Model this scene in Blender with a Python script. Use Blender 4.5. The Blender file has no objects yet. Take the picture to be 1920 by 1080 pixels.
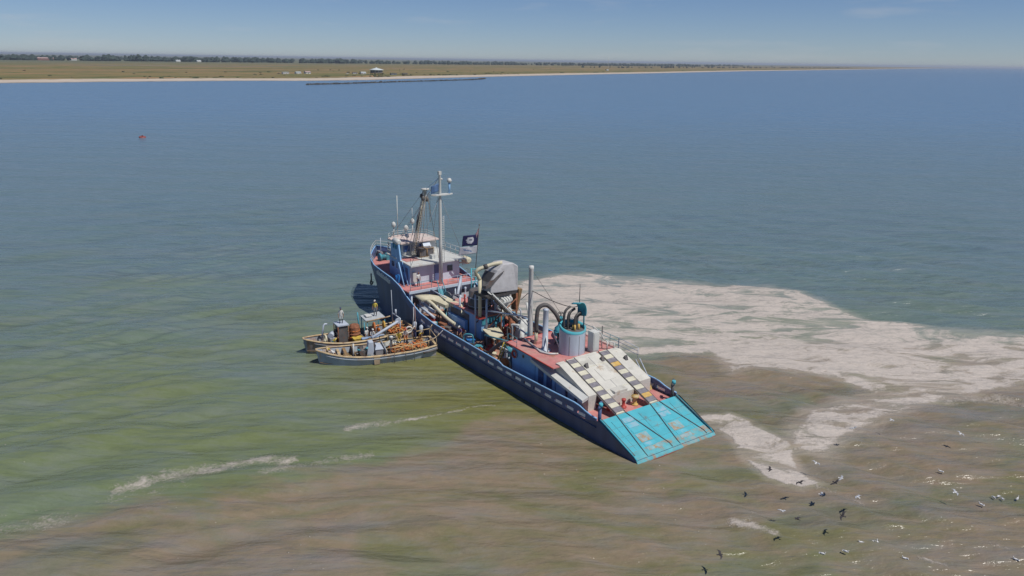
import bpy, bmesh, math, random
import numpy as np
from mathutils import Vector, Matrix, noise as mnoise
random.seed(7); np.random.seed(7)
R = math.radians
SC = bpy.context.scene
COL = SC.collection

# ------------------------------------------------------------------ camera, sky, sun, exposure
cam_d = bpy.data.cameras.new('camera'); cam = bpy.data.objects.new('camera', cam_d); COL.objects.link(cam)
F_PX = 1450.0
cam_d.sensor_fit = 'HORIZONTAL'; cam_d.sensor_width = 36.0
cam_d.lens = 36.0 * F_PX / 1920.0
cam_d.clip_start = 0.5; cam_d.clip_end = 200000
PITCH = math.atan(427 / F_PX); ROLL = math.atan(28 / 1920)
cam.matrix_world = (Matrix.Translation((0, 0, 30)) @ Matrix.Rotation(math.pi / 2 - PITCH, 4, 'X') @ Matrix.Rotation(ROLL, 4, 'Z'))
SC.camera = cam

SUN_AZ, SUN_EL = R(122), R(60)          # azimuth measured from +Y towards +X
world = bpy.data.worlds.new('World'); SC.world = world; world.use_nodes = True
wn = world.node_tree.nodes; wl = world.node_tree.links; wn.clear()
sky = wn.new('ShaderNodeTexSky'); sky.sky_type = 'NISHITA'; sky.sun_disc = False
sky.sun_elevation = SUN_EL; sky.sun_rotation = SUN_AZ
sky.altitude = 0; sky.air_density = 0.75; sky.dust_density = 0.0; sky.ozone_density = 5.0
bg = wn.new('ShaderNodeBackground'); bg.inputs['Strength'].default_value = 0.050
wo = wn.new('ShaderNodeOutputWorld')
# faint broken cloud all round the sky, one soft bank of it low on the right
tc = wn.new('ShaderNodeTexCoord'); mp = wn.new('ShaderNodeMapping'); mp.inputs['Scale'].default_value = (3.0, 3.0, 22.0)
nz = wn.new('ShaderNodeTexNoise'); nz.inputs['Scale'].default_value = 2.2; nz.inputs['Detail'].default_value = 6; nz.inputs['Roughness'].default_value = 0.55
mr = wn.new('ShaderNodeMapRange'); mr.inputs['From Min'].default_value = 0.56; mr.inputs['From Max'].default_value = 0.85
mr.inputs['To Max'].default_value = 0.30
mix = wn.new('ShaderNodeMixRGB'); mix.inputs['Color2'].default_value = (8.6, 8.5, 8.6, 1)
vr = wn.new('ShaderNodeVectorRotate'); vr.rotation_type = 'Z_AXIS'; vr.inputs['Angle'].default_value = R(25)
wl.new(tc.outputs['Generated'], vr.inputs['Vector']); wl.new(vr.outputs[0], mp.inputs['Vector']); wl.new(mp.outputs[0], nz.inputs['Vector'])
wl.new(nz.outputs['Fac'], mr.inputs['Value']); wl.new(mr.outputs[0], mix.inputs['Fac'])
tint = wn.new('ShaderNodeMixRGB'); tint.blend_type = 'MULTIPLY'; tint.inputs['Fac'].default_value = 1; tint.inputs['Color2'].default_value = (0.86, 0.92, 1.10, 1)   # camera white balance of the sky
wl.new(sky.outputs[0], tint.inputs['Color1']); wl.new(tint.outputs[0], mix.inputs['Color1']); wl.new(mix.outputs[0], bg.inputs['Color']); wl.new(bg.outputs[0], wo.inputs['Surface'])

sun_d = bpy.data.lights.new('sun', 'SUN'); sun_d.energy = 3.1; sun_d.angle = R(0.6); sun_d.color = (1.0, 0.95, 0.87)
sun = bpy.data.objects.new('sun', sun_d); COL.objects.link(sun)
sdir = Vector((math.sin(SUN_AZ) * math.cos(SUN_EL), math.cos(SUN_AZ) * math.cos(SUN_EL), math.sin(SUN_EL)))
sun.rotation_euler = sdir.to_track_quat('Z', 'Y').to_euler(); sun.location = sdir * 200
SC.view_settings.view_transform = 'Standard'; SC.view_settings.look = 'None'
SC.view_settings.gamma = 1.0; SC.view_settings.use_curve_mapping = False
SC.view_settings.exposure = 0.35

# ------------------------------------------------------------------ helpers
def tag(o, label=None, cat=None, group=None, kind=None):
    if label: o['label'] = label
    if cat: o['category'] = cat
    if group: o['group'] = group
    if kind: o['kind'] = kind
    return o

MATS = {}
def mat(name, col, rough=0.6, metal=0.0, var=0.12, scale=3.0, rust=0.0, rustcol=(0.19, 0.085, 0.04), dirt=0.0, dirtcol=(0.10, 0.09, 0.08), bump=0.0, streak=False, spec=0.4):
    """painted / weathered surface: base colour, noise variation, rust or dirt patches with shapes of their own"""
    if name in MATS: return MATS[name]
    m = bpy.data.materials.new(name); m.use_nodes = True
    n = m.node_tree.nodes; l = m.node_tree.links; b = n['Principled BSDF']
    b.inputs['Roughness'].default_value = rough; b.inputs['Metallic'].default_value = metal
    b.inputs['Specular IOR Level'].default_value = spec
    g = n.new('ShaderNodeNewGeometry'); mp = n.new('ShaderNodeMapping'); l.new(g.outputs['Position'], mp.inputs['Vector'])
    mp.inputs['Scale'].default_value = (1, 1, 0.22) if streak else (1, 1, 1)
    t = n.new('ShaderNodeTexNoise'); t.inputs['Scale'].default_value = scale; t.inputs['Detail'].default_value = 5; l.new(mp.outputs[0], t.inputs['Vector'])
    mr = n.new('ShaderNodeMapRange'); mr.inputs['From Min'].default_value = 0.3; mr.inputs['From Max'].default_value = 0.7
    mr.inputs['To Min'].default_value = 1 - var; mr.inputs['To Max'].default_value = 1 + var; l.new(t.outputs['Fac'], mr.inputs['Value'])
    mu = n.new('ShaderNodeMixRGB'); mu.blend_type = 'MULTIPLY'; mu.inputs['Fac'].default_value = 1
    mu.inputs['Color1'].default_value = (*col, 1); l.new(mr.outputs[0], mu.inputs['Color2']); out = mu.outputs[0]
    k = 0
    for amt, cc, sc_ in ((dirt, dirtcol, scale * 0.45), (rust, rustcol, scale * 0.8)):
        k += 1
        if amt <= 0: continue
        t2 = n.new('ShaderNodeTexNoise'); t2.inputs['Scale'].default_value = sc_; t2.inputs['Detail'].default_value = 8; t2.inputs['Roughness'].default_value = 0.65
        mp2 = n.new('ShaderNodeMapping'); mp2.inputs['Location'].default_value = (11.3 * k, 4.1 * k, 7.7); mp2.inputs['Scale'].default_value = (1, 1, 0.25) if streak else (1, 1, 1)
        l.new(g.outputs['Position'], mp2.inputs['Vector']); l.new(mp2.outputs[0], t2.inputs['Vector'])
        r2 = n.new('ShaderNodeMapRange'); r2.inputs['From Min'].default_value = 0.66 - 0.3 * amt; r2.inputs['From Max'].default_value = 0.78 - 0.3 * amt
        r2.inputs['To Max'].default_value = 0.85
        l.new(t2.outputs['Fac'], r2.inputs['Value'])
        mx = n.new('ShaderNodeMixRGB'); mx.inputs['Color2'].default_value = (*cc, 1); l.new(r2.outputs[0], mx.inputs['Fac']); l.new(out, mx.inputs['Color1']); out = mx.outputs[0]
    l.new(out, b.inputs['Base Color'])
    if bump:
        bp = n.new('ShaderNodeBump'); bp.inputs['Strength'].default_value = bump; bp.inputs['Distance'].default_value = 0.05; l.new(t.outputs['Fac'], bp.inputs['Height']); l.new(bp.outputs[0], b.inputs['Normal'])
    MATS[name] = m
    return m

class MB:
    """collects boxes, bars, tubes and sheets; build() links them as ONE mesh object"""
    def __init__(s): s.v = []; s.f = []; s.mi = []; s.cur = 0; s.sm = []
    def add(s, vs, fs, smooth=False):
        o = len(s.v); s.v += [tuple(v) for v in vs]
        for f in fs: s.f.append(tuple(i + o for i in f)); s.mi.append(s.cur); s.sm.append(smooth)
        return s
    def box(s, x0, x1, y0, y1, z0, z1, M=None):
        vs = [(x, y, z) for x in (x0, x1) for y in (y0, y1) for z in (z0, z1)]
        if M is not None: vs = [tuple(M @ Vector(v)) for v in vs]
        return s.add(vs, [(0, 1, 3, 2), (4, 6, 7, 5), (0, 4, 5, 1), (2, 3, 7, 6), (0, 2, 6, 4), (1, 5, 7, 3)])
    def prism(s, poly, a0, a1, axis='y'):
        n = len(poly); vs = []
        for a in (a0, a1):
            for p, q in poly:
                vs.append((p, a, q) if axis == 'y' else (a, p, q) if axis == 'x' else (p, q, a))
        return s.add(vs, [tuple(range(n)), tuple(range(2 * n - 1, n - 1, -1))] + [(i, i + n, (i + 1) % n + n, (i + 1) % n) for i in range(n)])
    def hull8(s, b, t):
        """two quads (bottom, top) joined"""
        return s.add(list(b) + list(t), [(0, 3, 2, 1), (4, 5, 6, 7)] + [(i, (i + 1) % 4, (i + 1) % 4 + 4, i + 4) for i in range(4)])
    def tube(s, pts, r, n=8, cap=True, r1=None):
        pts = [Vector(p) for p in pts]; k = len(pts); vs = []; fs = []
        up = None
        for i, p in enumerate(pts):
            d = (pts[min(i + 1, k - 1)] - pts[max(i - 1, 0)]); d = d.normalized() if d.length > 1e-9 else Vector((0, 0, 1))
            if up is None:
                up = d.orthogonal().normalized()
            else:
                up = (up - d * up.dot(d)); up = up.normalized() if up.length > 1e-6 else d.orthogonal().normalized()
            w = d.cross(up)
            rr = r if r1 is None else r + (r1 - r) * i / (k - 1)
            if isinstance(r, (list, tuple)): rr = r[i]
            for j in range(n):
                a = 2 * math.pi * j / n
                vs.append(p + (up * math.cos(a) + w * math.sin(a)) * rr)
        for i in range(k - 1):
            for j in range(n):
                fs.append((i * n + j, i * n + (j + 1) % n, (i + 1) * n + (j + 1) % n, (i + 1) * n + j))
        s.add(vs, fs, smooth=True)
        if cap:
            o = len(s.v) - len(vs)
            s.f.append(tuple(o + j for j in range(n - 1, -1, -1))); s.mi.append(s.cur); s.sm.append(False)
            s.f.append(tuple(o + (k - 1) * n + j for j in range(n))); s.mi.append(s.cur); s.sm.append(False)
        return s
    def lathe(s, prof, c=(0, 0, 0), n=16, sx=1, sy=1):
        vs = []; fs = []; k = len(prof)
        for r, z in prof:
            for j in range(n):
                a = 2 * math.pi * j / n; vs.append((c[0] + r * sx * math.cos(a), c[1] + r * sy * math.sin(a), c[2] + z))
        for i in range(k - 1):
            for j in range(n): fs.append((i * n + j, i * n + (j + 1) % n, (i + 1) * n + (j + 1) % n, (i + 1) * n + j))
        fs.append(tuple(range(n - 1, -1, -1))); fs.append(tuple((k - 1) * n + j for j in range(n)))
        return s.add(vs, fs, smooth=True)
    def ball(s, c, r, n=8, sx=1, sy=1, sz=1):
        return s.lathe([(r * math.sin(math.pi * i / n), -r * sz * math.cos(math.pi * i / n)) for i in ([0.15] + list(range(1, n)) + [n - 0.15])], c, n=max(8, n), sx=sx, sy=sy)
    def torus(s, c, R_, r, axis='z', n=16, m=6):
        vs = []; fs = []
        for i in range(n):
            a = 2 * math.pi * i / n
            for j in range(m):
                b = 2 * math.pi * j / m; p = ((R_ + r * math.cos(b)) * math.cos(a), (R_ + r * math.cos(b)) * math.sin(a), r * math.sin(b))
                if axis == 'x': p = (p[2], p[0], p[1])
                if axis == 'y': p = (p[0], p[2], p[1])
                vs.append((p[0] + c[0], p[1] + c[1], p[2] + c[2]))
        for i in range(n):
            for j in range(m): fs.append((i * m + j, ((i + 1) % n) * m + j, ((i + 1) % n) * m + (j + 1) % m, i * m + (j + 1) % m))
        return s.add(vs, fs, smooth=True)
    def grid(s, P, thick=None):
        """P: 2-D list of points -> sheet (smooth), optional thickness (list of offsets)"""
        r = len(P); c = len(P[0]); vs = [p for row in P for p in row]
        fs = [(i * c + j, i * c + j + 1, (i + 1) * c + j + 1, (i + 1) * c + j) for i in range(r - 1) for j in range(c - 1)]
        return s.add(vs, fs, smooth=True)
    def mesh(s, name, mats):
        me = bpy.data.meshes.new(name); me.from_pydata(s.v, [], s.f)
        for m in (mats if isinstance(mats, (list, tuple)) else [mats]): me.materials.append(m)
        me.polygons.foreach_set('material_index', s.mi); me.polygons.foreach_set('use_smooth', s.sm)
        bm = bmesh.new(); bm.from_mesh(me); bmesh.ops.recalc_face_normals(bm, faces=bm.faces); bm.to_mesh(me); bm.free()
        me.update(); return me
    def build(s, name, mats, parent=None, bevel=0.0, solid=0.0):
        o = bpy.data.objects.new(name, s.mesh(name, mats)); COL.objects.link(o)
        if parent is not None: o.parent = parent
        if solid:
            md = o.modifiers.new('solidify', 'SOLIDIFY'); md.thickness = solid; md.offset = 0
        if bevel:
            md = o.modifiers.new('bevel', 'BEVEL'); md.width = bevel; md.segments = 2; md.limit_method = 'ANGLE'
        return o

def empty(name, loc=(0, 0, 0), rz=0.0, parent=None):
    o = bpy.data.objects.new(name, None); COL.objects.link(o); o.location = loc; o.rotation_euler = (0, 0, rz); o.empty_display_size = 0.3
    if parent is not None: o.parent = parent
    return o

CHILD = {}
def copy_tree(o, parent=None):
    c = o.copy(); COL.objects.link(c); c.parent = parent
    for ch in CHILD.get(o.name) or list(o.children): copy_tree(ch, c)
    return c

def arc(c, r, a0, a1, n, plane='xz', k=0.0):
    out = []
    for i in range(n + 1):
        a = R(a0 + (a1 - a0) * i / n); p, q = r * math.cos(a), r * math.sin(a)
        out.append((c[0] + p, c[1], c[2] + q) if plane == 'xz' else (c[0] + p, c[1] + q, c[2]) if plane == 'xy' else (c[0], c[1] + p, c[2] + q))
    return out

def spline(pts, n=6):
    """Catmull-Rom through points"""
    P = [Vector(p) for p in pts]; P = [2 * P[0] - P[1]] + P + [2 * P[-1] - P[-2]]; out = []
    for i in range(1, len(P) - 2):
        for j in range(n):
            t = j / n; a, b, c, d = P[i - 1:i + 3]
            out.append(0.5 * ((2 * b) + (c - a) * t + (2 * a - 5 * b + 4 * c - d) * t * t + (3 * b - a - 3 * c + d) * t ** 3))
    out.append(P[-2]); return out

# ------------------------------------------------------------------ water
def polysd(X, Y, poly):
    """signed distance (positive inside)"""
    P = np.array(poly, float); n = len(P); d2 = np.full(X.shape, 1e18); ins = np.zeros(X.shape, bool)
    for i in range(n):
        ax, ay = P[i]; bx, by = P[(i + 1) % n]; ex, ey = bx - ax, by - ay
        t = np.clip(((X - ax) * ex + (Y - ay) * ey) / (ex * ex + ey * ey), 0, 1)
        d2 = np.minimum(d2, (X - ax - ex * t) ** 2 + (Y - ay - ey * t) ** 2)
        c = ((ay > Y) != (by > Y)) & (X < ex * (Y - ay) / (ey if abs(ey) > 1e-9 else 1e-9) + ax); ins ^= c
    return np.where(ins, 1, -1) * np.sqrt(d2)
def linesd(X, Y, line):
    d2 = np.full(X.shape, 1e18)
    for (ax, ay), (bx, by) in zip(line[:-1], line[1:]):
        ex, ey = bx - ax, by - ay; t = np.clip(((X - ax) * ex + (Y - ay) * ey) / (ex * ex + ey * ey), 0, 1)
        d2 = np.minimum(d2, (X - ax - ex * t) ** 2 + (Y - ay - ey * t) ** 2)
    return np.sqrt(d2)
def lines(a, b, step, lo, hi, g):
    mid = list(np.arange(a, b + 1e-6, step)); up = []; x = mid[-1]; s = step
    while x < hi: s *= g; x += s; up.append(x)
    dn = []; x = mid[0]; s = step
    while x > lo: s *= g; x -= s; dn.append(x)
    return np.array(dn[::-1] + mid + up)
WX = lines(-48, 66, 0.34, -60000, 60000, 1.07); WY = lines(24, 118, 0.34, -3000, 90000, 1.05)
X, Y = np.meshgrid(WX, WY); 
stepx = np.interp(X, WX, np.gradient(WX)); stepy = np.interp(Y, WY, np.gradient(WY)); step = np.maximum(stepx, stepy)
# curved wave fronts: crests bow round the place
dx = np.clip(X + 12.3, -45, 45); dxl = (X + 12.3) - dx
arcp = Y + 0.0107 * dx ** 2 + 2 * 0.0107 * dx * dxl * np.clip(1 - np.abs(dxl) / 400, 0, 1) * 0.5
Z = np.zeros(X.shape)
rs = np.random.RandomState(3)
for i in range(26):
    lam = 1.7 * (1.085 ** i); th = rs.normal(0, 0.42); k = 2 * math.pi / lam
    ph = rs.uniform(0, 6.28); amp = 0.0170 * lam ** 0.62 * (0.7 + 0.6 * rs.rand())
    wob = 1.1 * np.sin(X * 0.11 + Y * 0.07 * rs.uniform(-1, 1) + ph * 3) + 0.8 * np.sin(Y * 0.16 - X * 0.05 + ph)
    arg = k * (np.cos(th) * arcp + np.sin(th) * X) + ph + wob
    env = 0.55 + 0.45 * np.sin(X * 0.045 * (1 + i % 3) + ph * 5) * np.sin(Y * 0.06 * (1 + i % 2) + ph * 2)
    fade = np.clip((lam / 3.4 - step) / (lam / 8), 0, 1)
    s = np.sin(arg); Z += amp * env * fade * (s + 0.28 * np.sin(2 * arg + 1.2))
lee = np.clip((polysd(X, Y, [(-9, 78), (6, 56), (12, 52), (2, 46), (-14, 55), (-22, 70), (-20, 80)]) + 5) / 9, 0, 1)   # slick, calmer water beside the hull
FOAM1 = [(1.9, 106.6), (9.4, 109.6), (20.9, 108.2), (28.4, 104.1), (36.3, 105.6), (39.8, 102.6), (41.4, 95.5), (44.6, 90.3), (51.1, 87.6), (56.2, 86.5), (62, 84.8), (74, 80), (74, 72), (51.0, 70.9), (45.8, 68.8), (41.5, 67.4), (36.0, 64.3), (32.0, 62.0), (28.0, 58.9), (25.2, 55.6), (22.9, 56.7), (23.6, 59.2), (26.7, 64.0), (32.3, 67.1), (34.4, 68.4), (32.3, 72.2), (27.0, 74.1), (22.4, 73.2), (21.5, 78.0), (14.0, 77.5), (9, 80), (3, 86), (-2, 96)]
FOAM2 = [(16.3, 62.9), (19.6, 63.0), (21.4, 60.3), (23.2, 57.6), (22.7, 55.1), (22.3, 52.9), (23.2, 51.0), (21.5, 50.5), (19.3, 52.0), (18.4, 55.0), (18.6, 58.6), (17.0, 61.2)]
sd = np.maximum(polysd(X, Y, FOAM1) / 1.6, polysd(X, Y, FOAM2) / 0.8)
foam = np.clip(sd, -1, 1)
wisp = np.full(X.shape, -1.0)
for ln, w, s in (([(-13.8, 59.3), (-11.7, 60.1), (-9.5, 60.6)], 0.55, 0.62), ([(-9.5, 60.7), (-7.3, 61.5), (-4.6, 62.8), (-2.9, 64.0), (-1.6, 64.1)], 0.25, 0.6),
                 ([(-28, 49.3), (-25.9, 50.9), (-24.2, 51.7), (-21.4, 53.0), (-18.9, 53.9), (-17, 53.6)], 0.95, 0.72), ([(-18.4, 51.6), (-16.0, 52.6), (-13.1, 54.1), (-11.3, 54.6)], 0.85, 0.6),
                 ([(-36, 43.2), (-32, 44.8), (-30, 45.5)], 1.3, 0.42), ([(-29, 47.3), (-24, 50)], 0.9, 0.35),
                 ([(15.3, 46.2), (16.3, 45.7), (17.7, 45.0)], 0.42, 0.85), ([(16.9, 47.3), (16.6, 46.2)], 0.22, 0.6), ([(22.3, 51), (24.3, 49.6), (25.2, 48.6)], 0.5, 0.5),
                 ([(41, 67), (46, 67.5), (50, 64.5), (55, 62)], 1.6, 0.55), ([(8, 41), (10.5, 40.2)], 0.35, 0.35), ([(26.5, 42.4), (27.4, 41.9)], 0.35, 0.8),
                 ([(31.5, 44.0), (32.4, 43.2)], 0.22, 0.7), ([(33, 66), (37, 70), (44, 73), (52, 74)], 2.2, 0.45)):
    wisp = np.maximum(wisp, s * np.exp(-(linesd(X, Y, ln) / w) ** 2 * 0.9) * 2 - 1)
MUD = [(-44, 35), (-32.7, 43.1), (-29.5, 45.2), (-26.1, 48.0), (-20.9, 51.4), (-15.9, 51.9), (-11.5, 54.1), (-6.8, 57.6), (-1.3, 64.0), (2.1, 62.9), (5.5, 58.6), (8, 72), (13.0, 77), (20.9, 80), (29.3, 84), (45, 82), (90, 88), (90, 0), (-44, 0)]
mud = np.clip(polysd(X, Y, MUD) / 3.0, -1, 1)
slick = np.exp(-(np.maximum(0, -polysd(X, Y, [(2, 62), (-4, 66), (-9, 74), (-7, 78), (9, 56)])) / 9.0) ** 2)      # olive, silt-tinted water along the hull
hullsd = polysd(X, Y, [(9.5, 53.5), (17.2, 59.2), (-8, 94), (-18.5, 101), (-21.5, 98), (-16, 89)]); Z *= 1 - 0.65 * np.clip((hullsd + 4.5) / 4, 0, 1)
Z *= (1 - 0.55 * lee) * (1 - 0.45 * np.clip(sd + 0.5, 0, 1))
Z += 0.035 * np.clip(sd + 0.2, 0, 1)
ny, nx = X.shape
me = bpy.data.meshes.new('water')
idx = np.arange(nx * ny).reshape(ny, nx)
quads = np.stack([idx[:-1, :-1], idx[:-1, 1:], idx[1:, 1:], idx[1:, :-1]], -1).reshape(-1, 4)
me.vertices.add(nx * ny); me.vertices.foreach_set('co', np.stack([X, Y, Z], -1).astype(np.float32).ravel())
me.loops.add(quads.size); me.loops.foreach_set('vertex_index', quads.ravel().astype(np.int32))
me.polygons.add(len(quads)); me.polygons.foreach_set('loop_start', np.arange(0, quads.size, 4, dtype=np.int32))
me.polygons.foreach_set('use_smooth', np.ones(len(quads), bool))
me.update(calc_edges=True); me.validate()
for nm, arr in (('foam', foam), ('wisp', wisp), ('mud', mud), ('slick', slick)):
    at = me.attributes.new(nm, 'FLOAT', 'POINT'); at.data.foreach_set('value', arr.astype(np.float32).ravel())

wm = bpy.data.materials.new('sea_water'); wm.use_nodes = True; n = wm.node_tree.nodes; l = wm.node_tree.links; b = n['Principled BSDF']
def N(t, **k):
    o = n.new(t)
    for a, v in k.items():
        if a in o.inputs: o.inputs[a].default_value = v
        else: setattr(o, a, v)
    return o
geo = N('ShaderNodeNewGeometry'); pos = geo.outputs['Position']
def attr(nm): return N('ShaderNodeAttribute', attribute_name=nm).outputs['Fac']
def noise(scale, detail=5, rough=0.55, stretch=(1, 1, 1), loc=(0, 0, 0), dist=0.0, rot=0.0):
    m_ = N('ShaderNodeMapping'); m_.inputs['Scale'].default_value = stretch; m_.inputs['Location'].default_value = loc; m_.inputs['Rotation'].default_value = (0, 0, rot); l.new(pos, m_.inputs['Vector'])
    t = N('ShaderNodeTexNoise', Scale=scale, Detail=detail, Roughness=rough, Distortion=dist); l.new(m_.outputs[0], t.inputs['Vector']); return t.outputs['Fac']
def math_(op, a, c=None, clamp=False):
    t = N('ShaderNodeMath', operation=op, use_clamp=clamp)
    for i, v in enumerate((a, c)):
        if v is None: continue
        if hasattr(v, 'links'): l.new(v, t.inputs[i])
        else: t.inputs[i].default_value = v
    return t.outputs[0]
def rng(v, a, c, lo=0.0, hi=1.0, smooth=True):
    t = N('ShaderNodeMapRange'); t.interpolation_type = 'SMOOTHSTEP' if smooth else 'LINEAR'
    for k_, q in (('From Min', a), ('From Max', c), ('To Min', lo), ('To Max', hi)): t.inputs[k_].default_value = q
    l.new(v, t.inputs['Value']); return t.outputs[0]
def mixc(f, a, c):
    t = N('ShaderNodeMixRGB')
    if hasattr(f, 'links'): l.new(f, t.inputs['Fac'])
    else: t.inputs['Fac'].default_value = f
    for i, v in (('Color1', a), ('Color2', c)):
        if hasattr(v, 'links'): l.new(v, t.inputs[i])
        else: t.inputs[i].default_value = (*v, 1)
    return t.outputs[0]
sep = N('ShaderNodeSeparateXYZ'); l.new(pos, sep.inputs[0]); yy = sep.outputs['Y']
big = noise(0.05, 4, 0.5, (1, 1.6, 1))
fine = noise(0.45, 5, 0.6, (1, 1.8, 1), rot=0.3)
# turbid shelf water: olive by the ship, green-grey further out, blue over the deeper water off the beach
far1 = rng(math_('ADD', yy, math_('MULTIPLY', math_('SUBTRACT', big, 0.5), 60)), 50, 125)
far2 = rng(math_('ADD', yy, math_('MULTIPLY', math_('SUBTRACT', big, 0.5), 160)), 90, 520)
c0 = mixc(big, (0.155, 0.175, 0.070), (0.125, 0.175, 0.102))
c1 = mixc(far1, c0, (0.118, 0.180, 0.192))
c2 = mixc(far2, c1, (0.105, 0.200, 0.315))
c2 = mixc(math_('MULTIPLY', attr('slick'), rng(big, 0.25, 0.75, 0.7, 1.0)), c2, (0.168, 0.158, 0.044))
mudn = math_('ADD', attr('mud'), math_('MULTIPLY', math_('SUBTRACT', noise(0.085, 7, 0.62, (1, 1.5, 1), (3, 9, 0), 1.2), 0.5), 3.6))
mudf = rng(mudn, -0.35, 0.9)
mudc = mixc(rng(fine, 0.3, 0.7), (0.245, 0.180, 0.128), (0.200, 0.165, 0.108))
mudc = mixc(rng(noise(0.07, 5, 0.6, (1, 1.6, 1), (31, 2, 0), 1.0), 0.46, 0.66), mudc, (0.148, 0.145, 0.064))
c3 = mixc(math_('MULTIPLY', mudf, 0.92), c2, mudc)
streak = noise(0.55, 6, 0.66, (0.45, 1.9, 1), (60, 5, 0), 0.4); streak2 = noise(0.10, 6, 0.66, (0.35, 2.0, 1), (14, 77, 0), 0.4)  # ripple light and dark painted into the water colour, along with silt streaks
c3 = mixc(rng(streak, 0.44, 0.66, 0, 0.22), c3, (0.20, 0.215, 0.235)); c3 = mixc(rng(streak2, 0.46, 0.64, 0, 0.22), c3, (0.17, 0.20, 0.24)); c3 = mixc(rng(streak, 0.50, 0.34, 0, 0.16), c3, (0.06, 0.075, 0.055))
# foam: matted beige scum with torn edges and thin spots
fn = noise(0.33, 8, 0.66, (0.8, 1.5, 1), (5, 1, 0), 1.2, 0.25)
fn2 = noise(1.6, 6, 0.7, (1, 1.5, 1), (1, 8, 0), 0.8)
hole = noise(0.13, 7, 0.68, (0.7, 1.9, 1), (17, 3, 0), 0.9, -0.12)
fv = math_('ADD', attr('foam'), math_('ADD', math_('MULTIPLY', math_('SUBTRACT', fn, 0.5), 1.5), math_('MULTIPLY', math_('SUBTRACT', fn2, 0.5), 0.7)))
hole2 = noise(0.30, 7, 0.7, (0.8, 1.4, 1), (7, 23, 0), 1.6, 0.2)
thin = math_('ADD', rng(hole, 0.50, 0.60, 0.0, 0.9), rng(hole2, 0.54, 0.66, 0.0, 0.55))
veil = rng(fv, -1.0, 0.2, 0, 0.28)
fm = math_('MULTIPLY', rng(fv, -0.10, 0.36), math_('SUBTRACT', 1.0, math_('MULTIPLY', thin, rng(fv, 1.5, 0.4, 0.62, 1.0)), True))
wv = math_('ADD', math_('ADD', attr('wisp'), math_('MULTIPLY', math_('SUBTRACT', noise(0.45, 5, 0.65, loc=(3, 3, 0), dist=0.8), 0.47), 2.6)), math_('ADD', math_('MULTIPLY', math_('SUBTRACT', fn2, 0.5), 2.2), math_('MULTIPLY', math_('SUBTRACT', noise(5.0, 4, 0.7), 0.5), 1.6)))
wmk = rng(wv, -0.35, 0.95, 0, 0.85)
# stray flecks of foam
vor = N('ShaderNodeTexVoronoi', Scale=1.1, Randomness=1.0); l.new(pos, vor.inputs['Vector'])
fleck = math_('MULTIPLY', rng(vor.outputs['Distance'], 0.09, 0.03), rng(noise(0.09, 3, 0.5, loc=(50, 7, 0)), 0.55, 0.68))
fleck = math_('MULTIPLY', fleck, rng(yy, 75, 55))
ft = math_('MAXIMUM', math_('MAXIMUM', fm, veil), math_('MAXIMUM', wmk, fleck))
foamc = mixc(rng(fn2, 0.3, 0.7), (0.52, 0.465, 0.42), (0.45, 0.41, 0.375))
foamc = mixc(rng(noise(0.5, 7, 0.68, (0.75, 1.5, 1), (2, 41, 0), 1.8, -0.2), 0.50, 0.66, 0, 0.55), foamc, (0.34, 0.32, 0.30))
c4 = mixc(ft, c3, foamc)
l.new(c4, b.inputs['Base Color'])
b.inputs['IOR'].default_value = 1.33; b.inputs['Specular IOR Level'].default_value = 0.5
l.new(rng(ft, 0, 0.6, 0.22, 0.9), b.inputs['Roughness'])
# ripples too small for the mesh
h1 = noise(1.3, 4, 0.6, (0.55, 1.5, 1), rot=0.0); h2 = noise(4.5, 3, 0.55, (0.6, 1.4, 1), rot=0.35); h3 = noise(0.22, 4, 0.55, (0.5, 1.5, 1))
hh = math_('ADD', math_('MULTIPLY', h1, 0.60), math_('ADD', math_('MULTIPLY', h2, 0.07), math_('ADD', math_('MULTIPLY', h3, 2.2), math_('MULTIPLY', noise(0.05, 4, 0.6, (0.4, 1.7, 1), (9, 9, 0)), 10.0))))
hh = math_('ADD', hh, math_('MULTIPLY', ft, math_('MULTIPLY', fn2, 0.5)))
bp = N('ShaderNodeBump', Strength=0.9, Distance=0.29); l.new(hh, bp.inputs['Height']); l.new(bp.outputs[0], b.inputs['Normal'])
me.materials.append(wm)
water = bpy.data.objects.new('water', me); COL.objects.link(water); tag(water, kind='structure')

# ------------------------------------------------------------------ shore
SHORE = [(-2600, -1500), (-1500, -250), (-900, 400), (-638.6, 698.1), (-529.4, 819.9), (-444.1, 929.2), (-333.5, 1029.2), (-270.5, 1058), (-203.5, 1148.9), (-142.5, 1290.8), (-63.4, 1449.4), (98.5, 1759.7), (339.9, 2185.5), (960.8, 3337.3), (2414.5, 5748.2), (4369.3, 8990.0), (8500, 15800), (13000, 23000)]
pl = []
for (a, c) in zip(SHORE[:-1], SHORE[1:]):
    k = max(2, int(math.dist(a, c) / (25 if c[1] < 2500 else 200)))
    pl += [(a[0] + (c[0] - a[0]) * i / k, a[1] + (c[1] - a[1]) * i / k) for i in range(k)]
pl.append(SHORE[-1])
pl = [(x + 6 * mnoise.noise(Vector((x * .013, y * .013, 0))) + 2 * mnoise.noise(Vector((x * .05, y * .05, 3))), y + 6 * mnoise.noise(Vector((x * .013, y * .013, 9)))) for x, y in pl]
OFF = [-40, -12, 0, 12, 30, 55, 75, 90, 110, 140, 180, 230, 300, 400, 550, 750, 1000, 1400, 2000, 3000, 4500, 7000, 11000, 18000, 30000, 45000]
IND = (-0.80, 0.60)
def land_z(d, x, y):
    z = float(np.interp(d, [-40, 0, 55, 75, 110, 300, 1e6], [-1.5, 0.0, 0.9, 1.3, 1.6, 1.3, 1.4]))
    if 60 < d < 700: z += 0.5 * mnoise.noise(Vector((x * .02, y * .02, 1)))
    return z
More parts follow.
